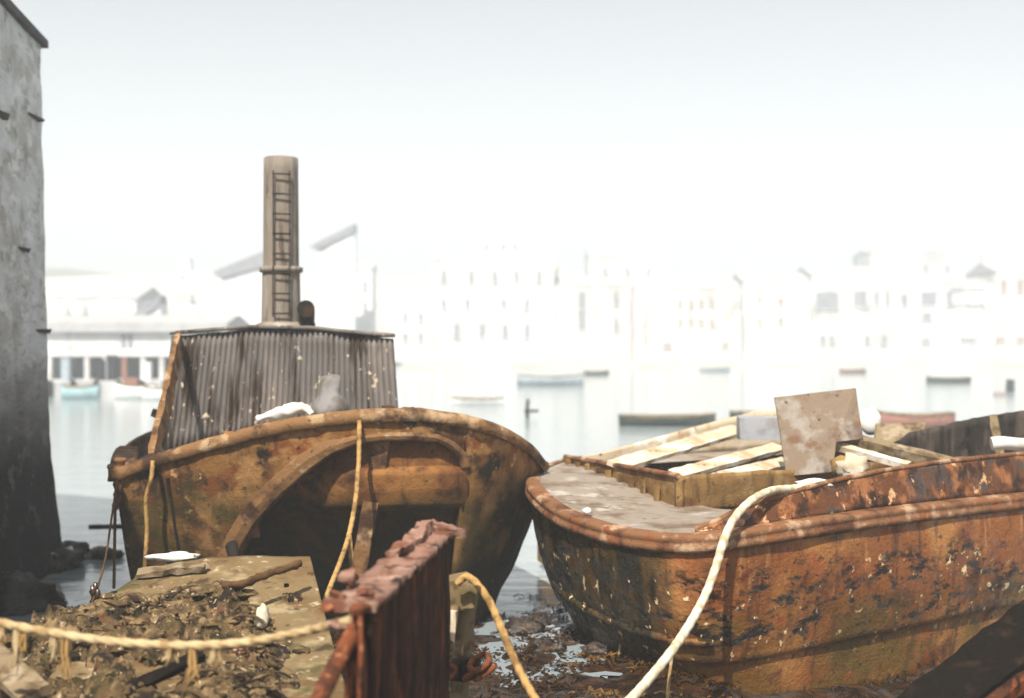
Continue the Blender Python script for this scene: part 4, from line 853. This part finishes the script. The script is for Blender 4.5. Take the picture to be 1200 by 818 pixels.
house(1072.5, 1166.5, 332, 117, 'pale store with a long framed upper opening, beside the big white store', 'w5', 'roof_pale', [(1088, 350, 18, 16), (1112, 350, 6, 16), (1134, 338, 40, 3), (1134, 357, 40, 3), (1086, 370, 10, 8), (1134, 399, 18, 6), (1085, 400, 8, 6)], roof_h=.6, chim=1)
house(1167.5, 1262, 318, 117, 'pinkish house cut by the right frame edge', 'w3', 'roof_pale', gridw((1176, 1195, 1225), (335,), 7, 14) + gridw((1173, 1196), (398,), 10, 6), 'glass_brown')
house(556, 612, 300, 150, 'upper house with its chimneys over the tenement roof', 'w1', 'roof_pale', gridw((570, 590, 604), (290,), 5, 8), roof_h=2.2, chim=2, base=2)
house(690, 780, 300, 152, 'upper pale house behind the house with tall grey doors', 'w2', 'roof_pale', gridw((710, 735, 760), (318,), 5, 8), roof_h=2, base=2)
house(1020, 1130, 296, 150, 'upper long house behind the big white store', 'w4', 'roof_pale', gridw((1040, 1060, 1085, 1110), (314,), 6, 7), roof_h=.5, base=2)
house(205, 300, 325, 96, 'white gabled house behind the funnel, left of it', 'w5', 'roof_pale', gridw((226, 262), (348, 374), 3, 6), roof_h=.6, base=0, depth=3)
house(372, 436, 316, 104, 'large white house right of the funnel above the deckhouse', 'w5', 'roof_pale', gridw((388, 412, 428), (334, 358), 4, 8), roof_h=.6, base=0, depth=3)
house(62, 160, 350, 88, 'low pale house beyond the quay shed roof', 'w5', 'roof_pale', gridw((80, 100), (362,), 3, 5), roof_h=1.0, base=0, chim=0)
# steep dark roofs above the barge
def lean_roof(a, b, th, D, label):
    mm = MB(); pa, pb = P(*a, D), P(*b, D); rt = thing('outbuilding', ((pa.x + pb.x) / 2, D + 2, 0), label, 'building')
    mm.prism([pa, pb, pb + Vector((0, 0, -th)), pa + Vector((.6, 0, -th * .4))], (0, 1.4, 0)); mm.build('roof', M['slate_dry'], rt)
    mm = MB(); mm.prism([(pa.x + .7, D + .2, 0), (pb.x - .05, D + .2, 0), (pb.x - .05, D + .2, pb.z - th - .01), (pa.x + .7, D + .2, pa.z - th * .45)], (0, 1.1, 0)); mm.build('wall', M['w5'], rt)
lean_roof((248, 319), (312, 293), 1.1, 92, 'outbuilding with a dark roof rising towards the funnel')
lean_roof((362, 289), (416, 262), .6, 98, 'tall outbuilding with a thin dark roof edge climbing away right of the funnel')
lean_roof((150, 372), (188, 346), .5, 80, 'small outbuilding with a dark gable edge over the quay shed')

# ------------------------------------------------------------------ haze : one closed box of even density
t = bpy.data.materials.new('haze_air'); t.use_nodes = True; nn = t.node_tree; nn.nodes.remove(nn.nodes['Principled BSDF'])
pv = nn.nodes.new('ShaderNodeVolumePrincipled'); pv.inputs['Density'].default_value = .0034; pv.inputs['Color'].default_value = (.90, .965, 1, 1)
pv.inputs['Anisotropy'].default_value = 0.0
nn.links.new(pv.outputs[0], nn.nodes['Material Output'].inputs['Volume'])
m = MB(); m.box((0, 116, 15.2), (290, 272, 35.2)); hz = m.build('haze', t, None, (0, 116, 0)); tag(hz, 'pale harbour mist', 'haze', kind='stuff')
for o in bpy.data.objects:
    if '_b' in o: del o['_b']
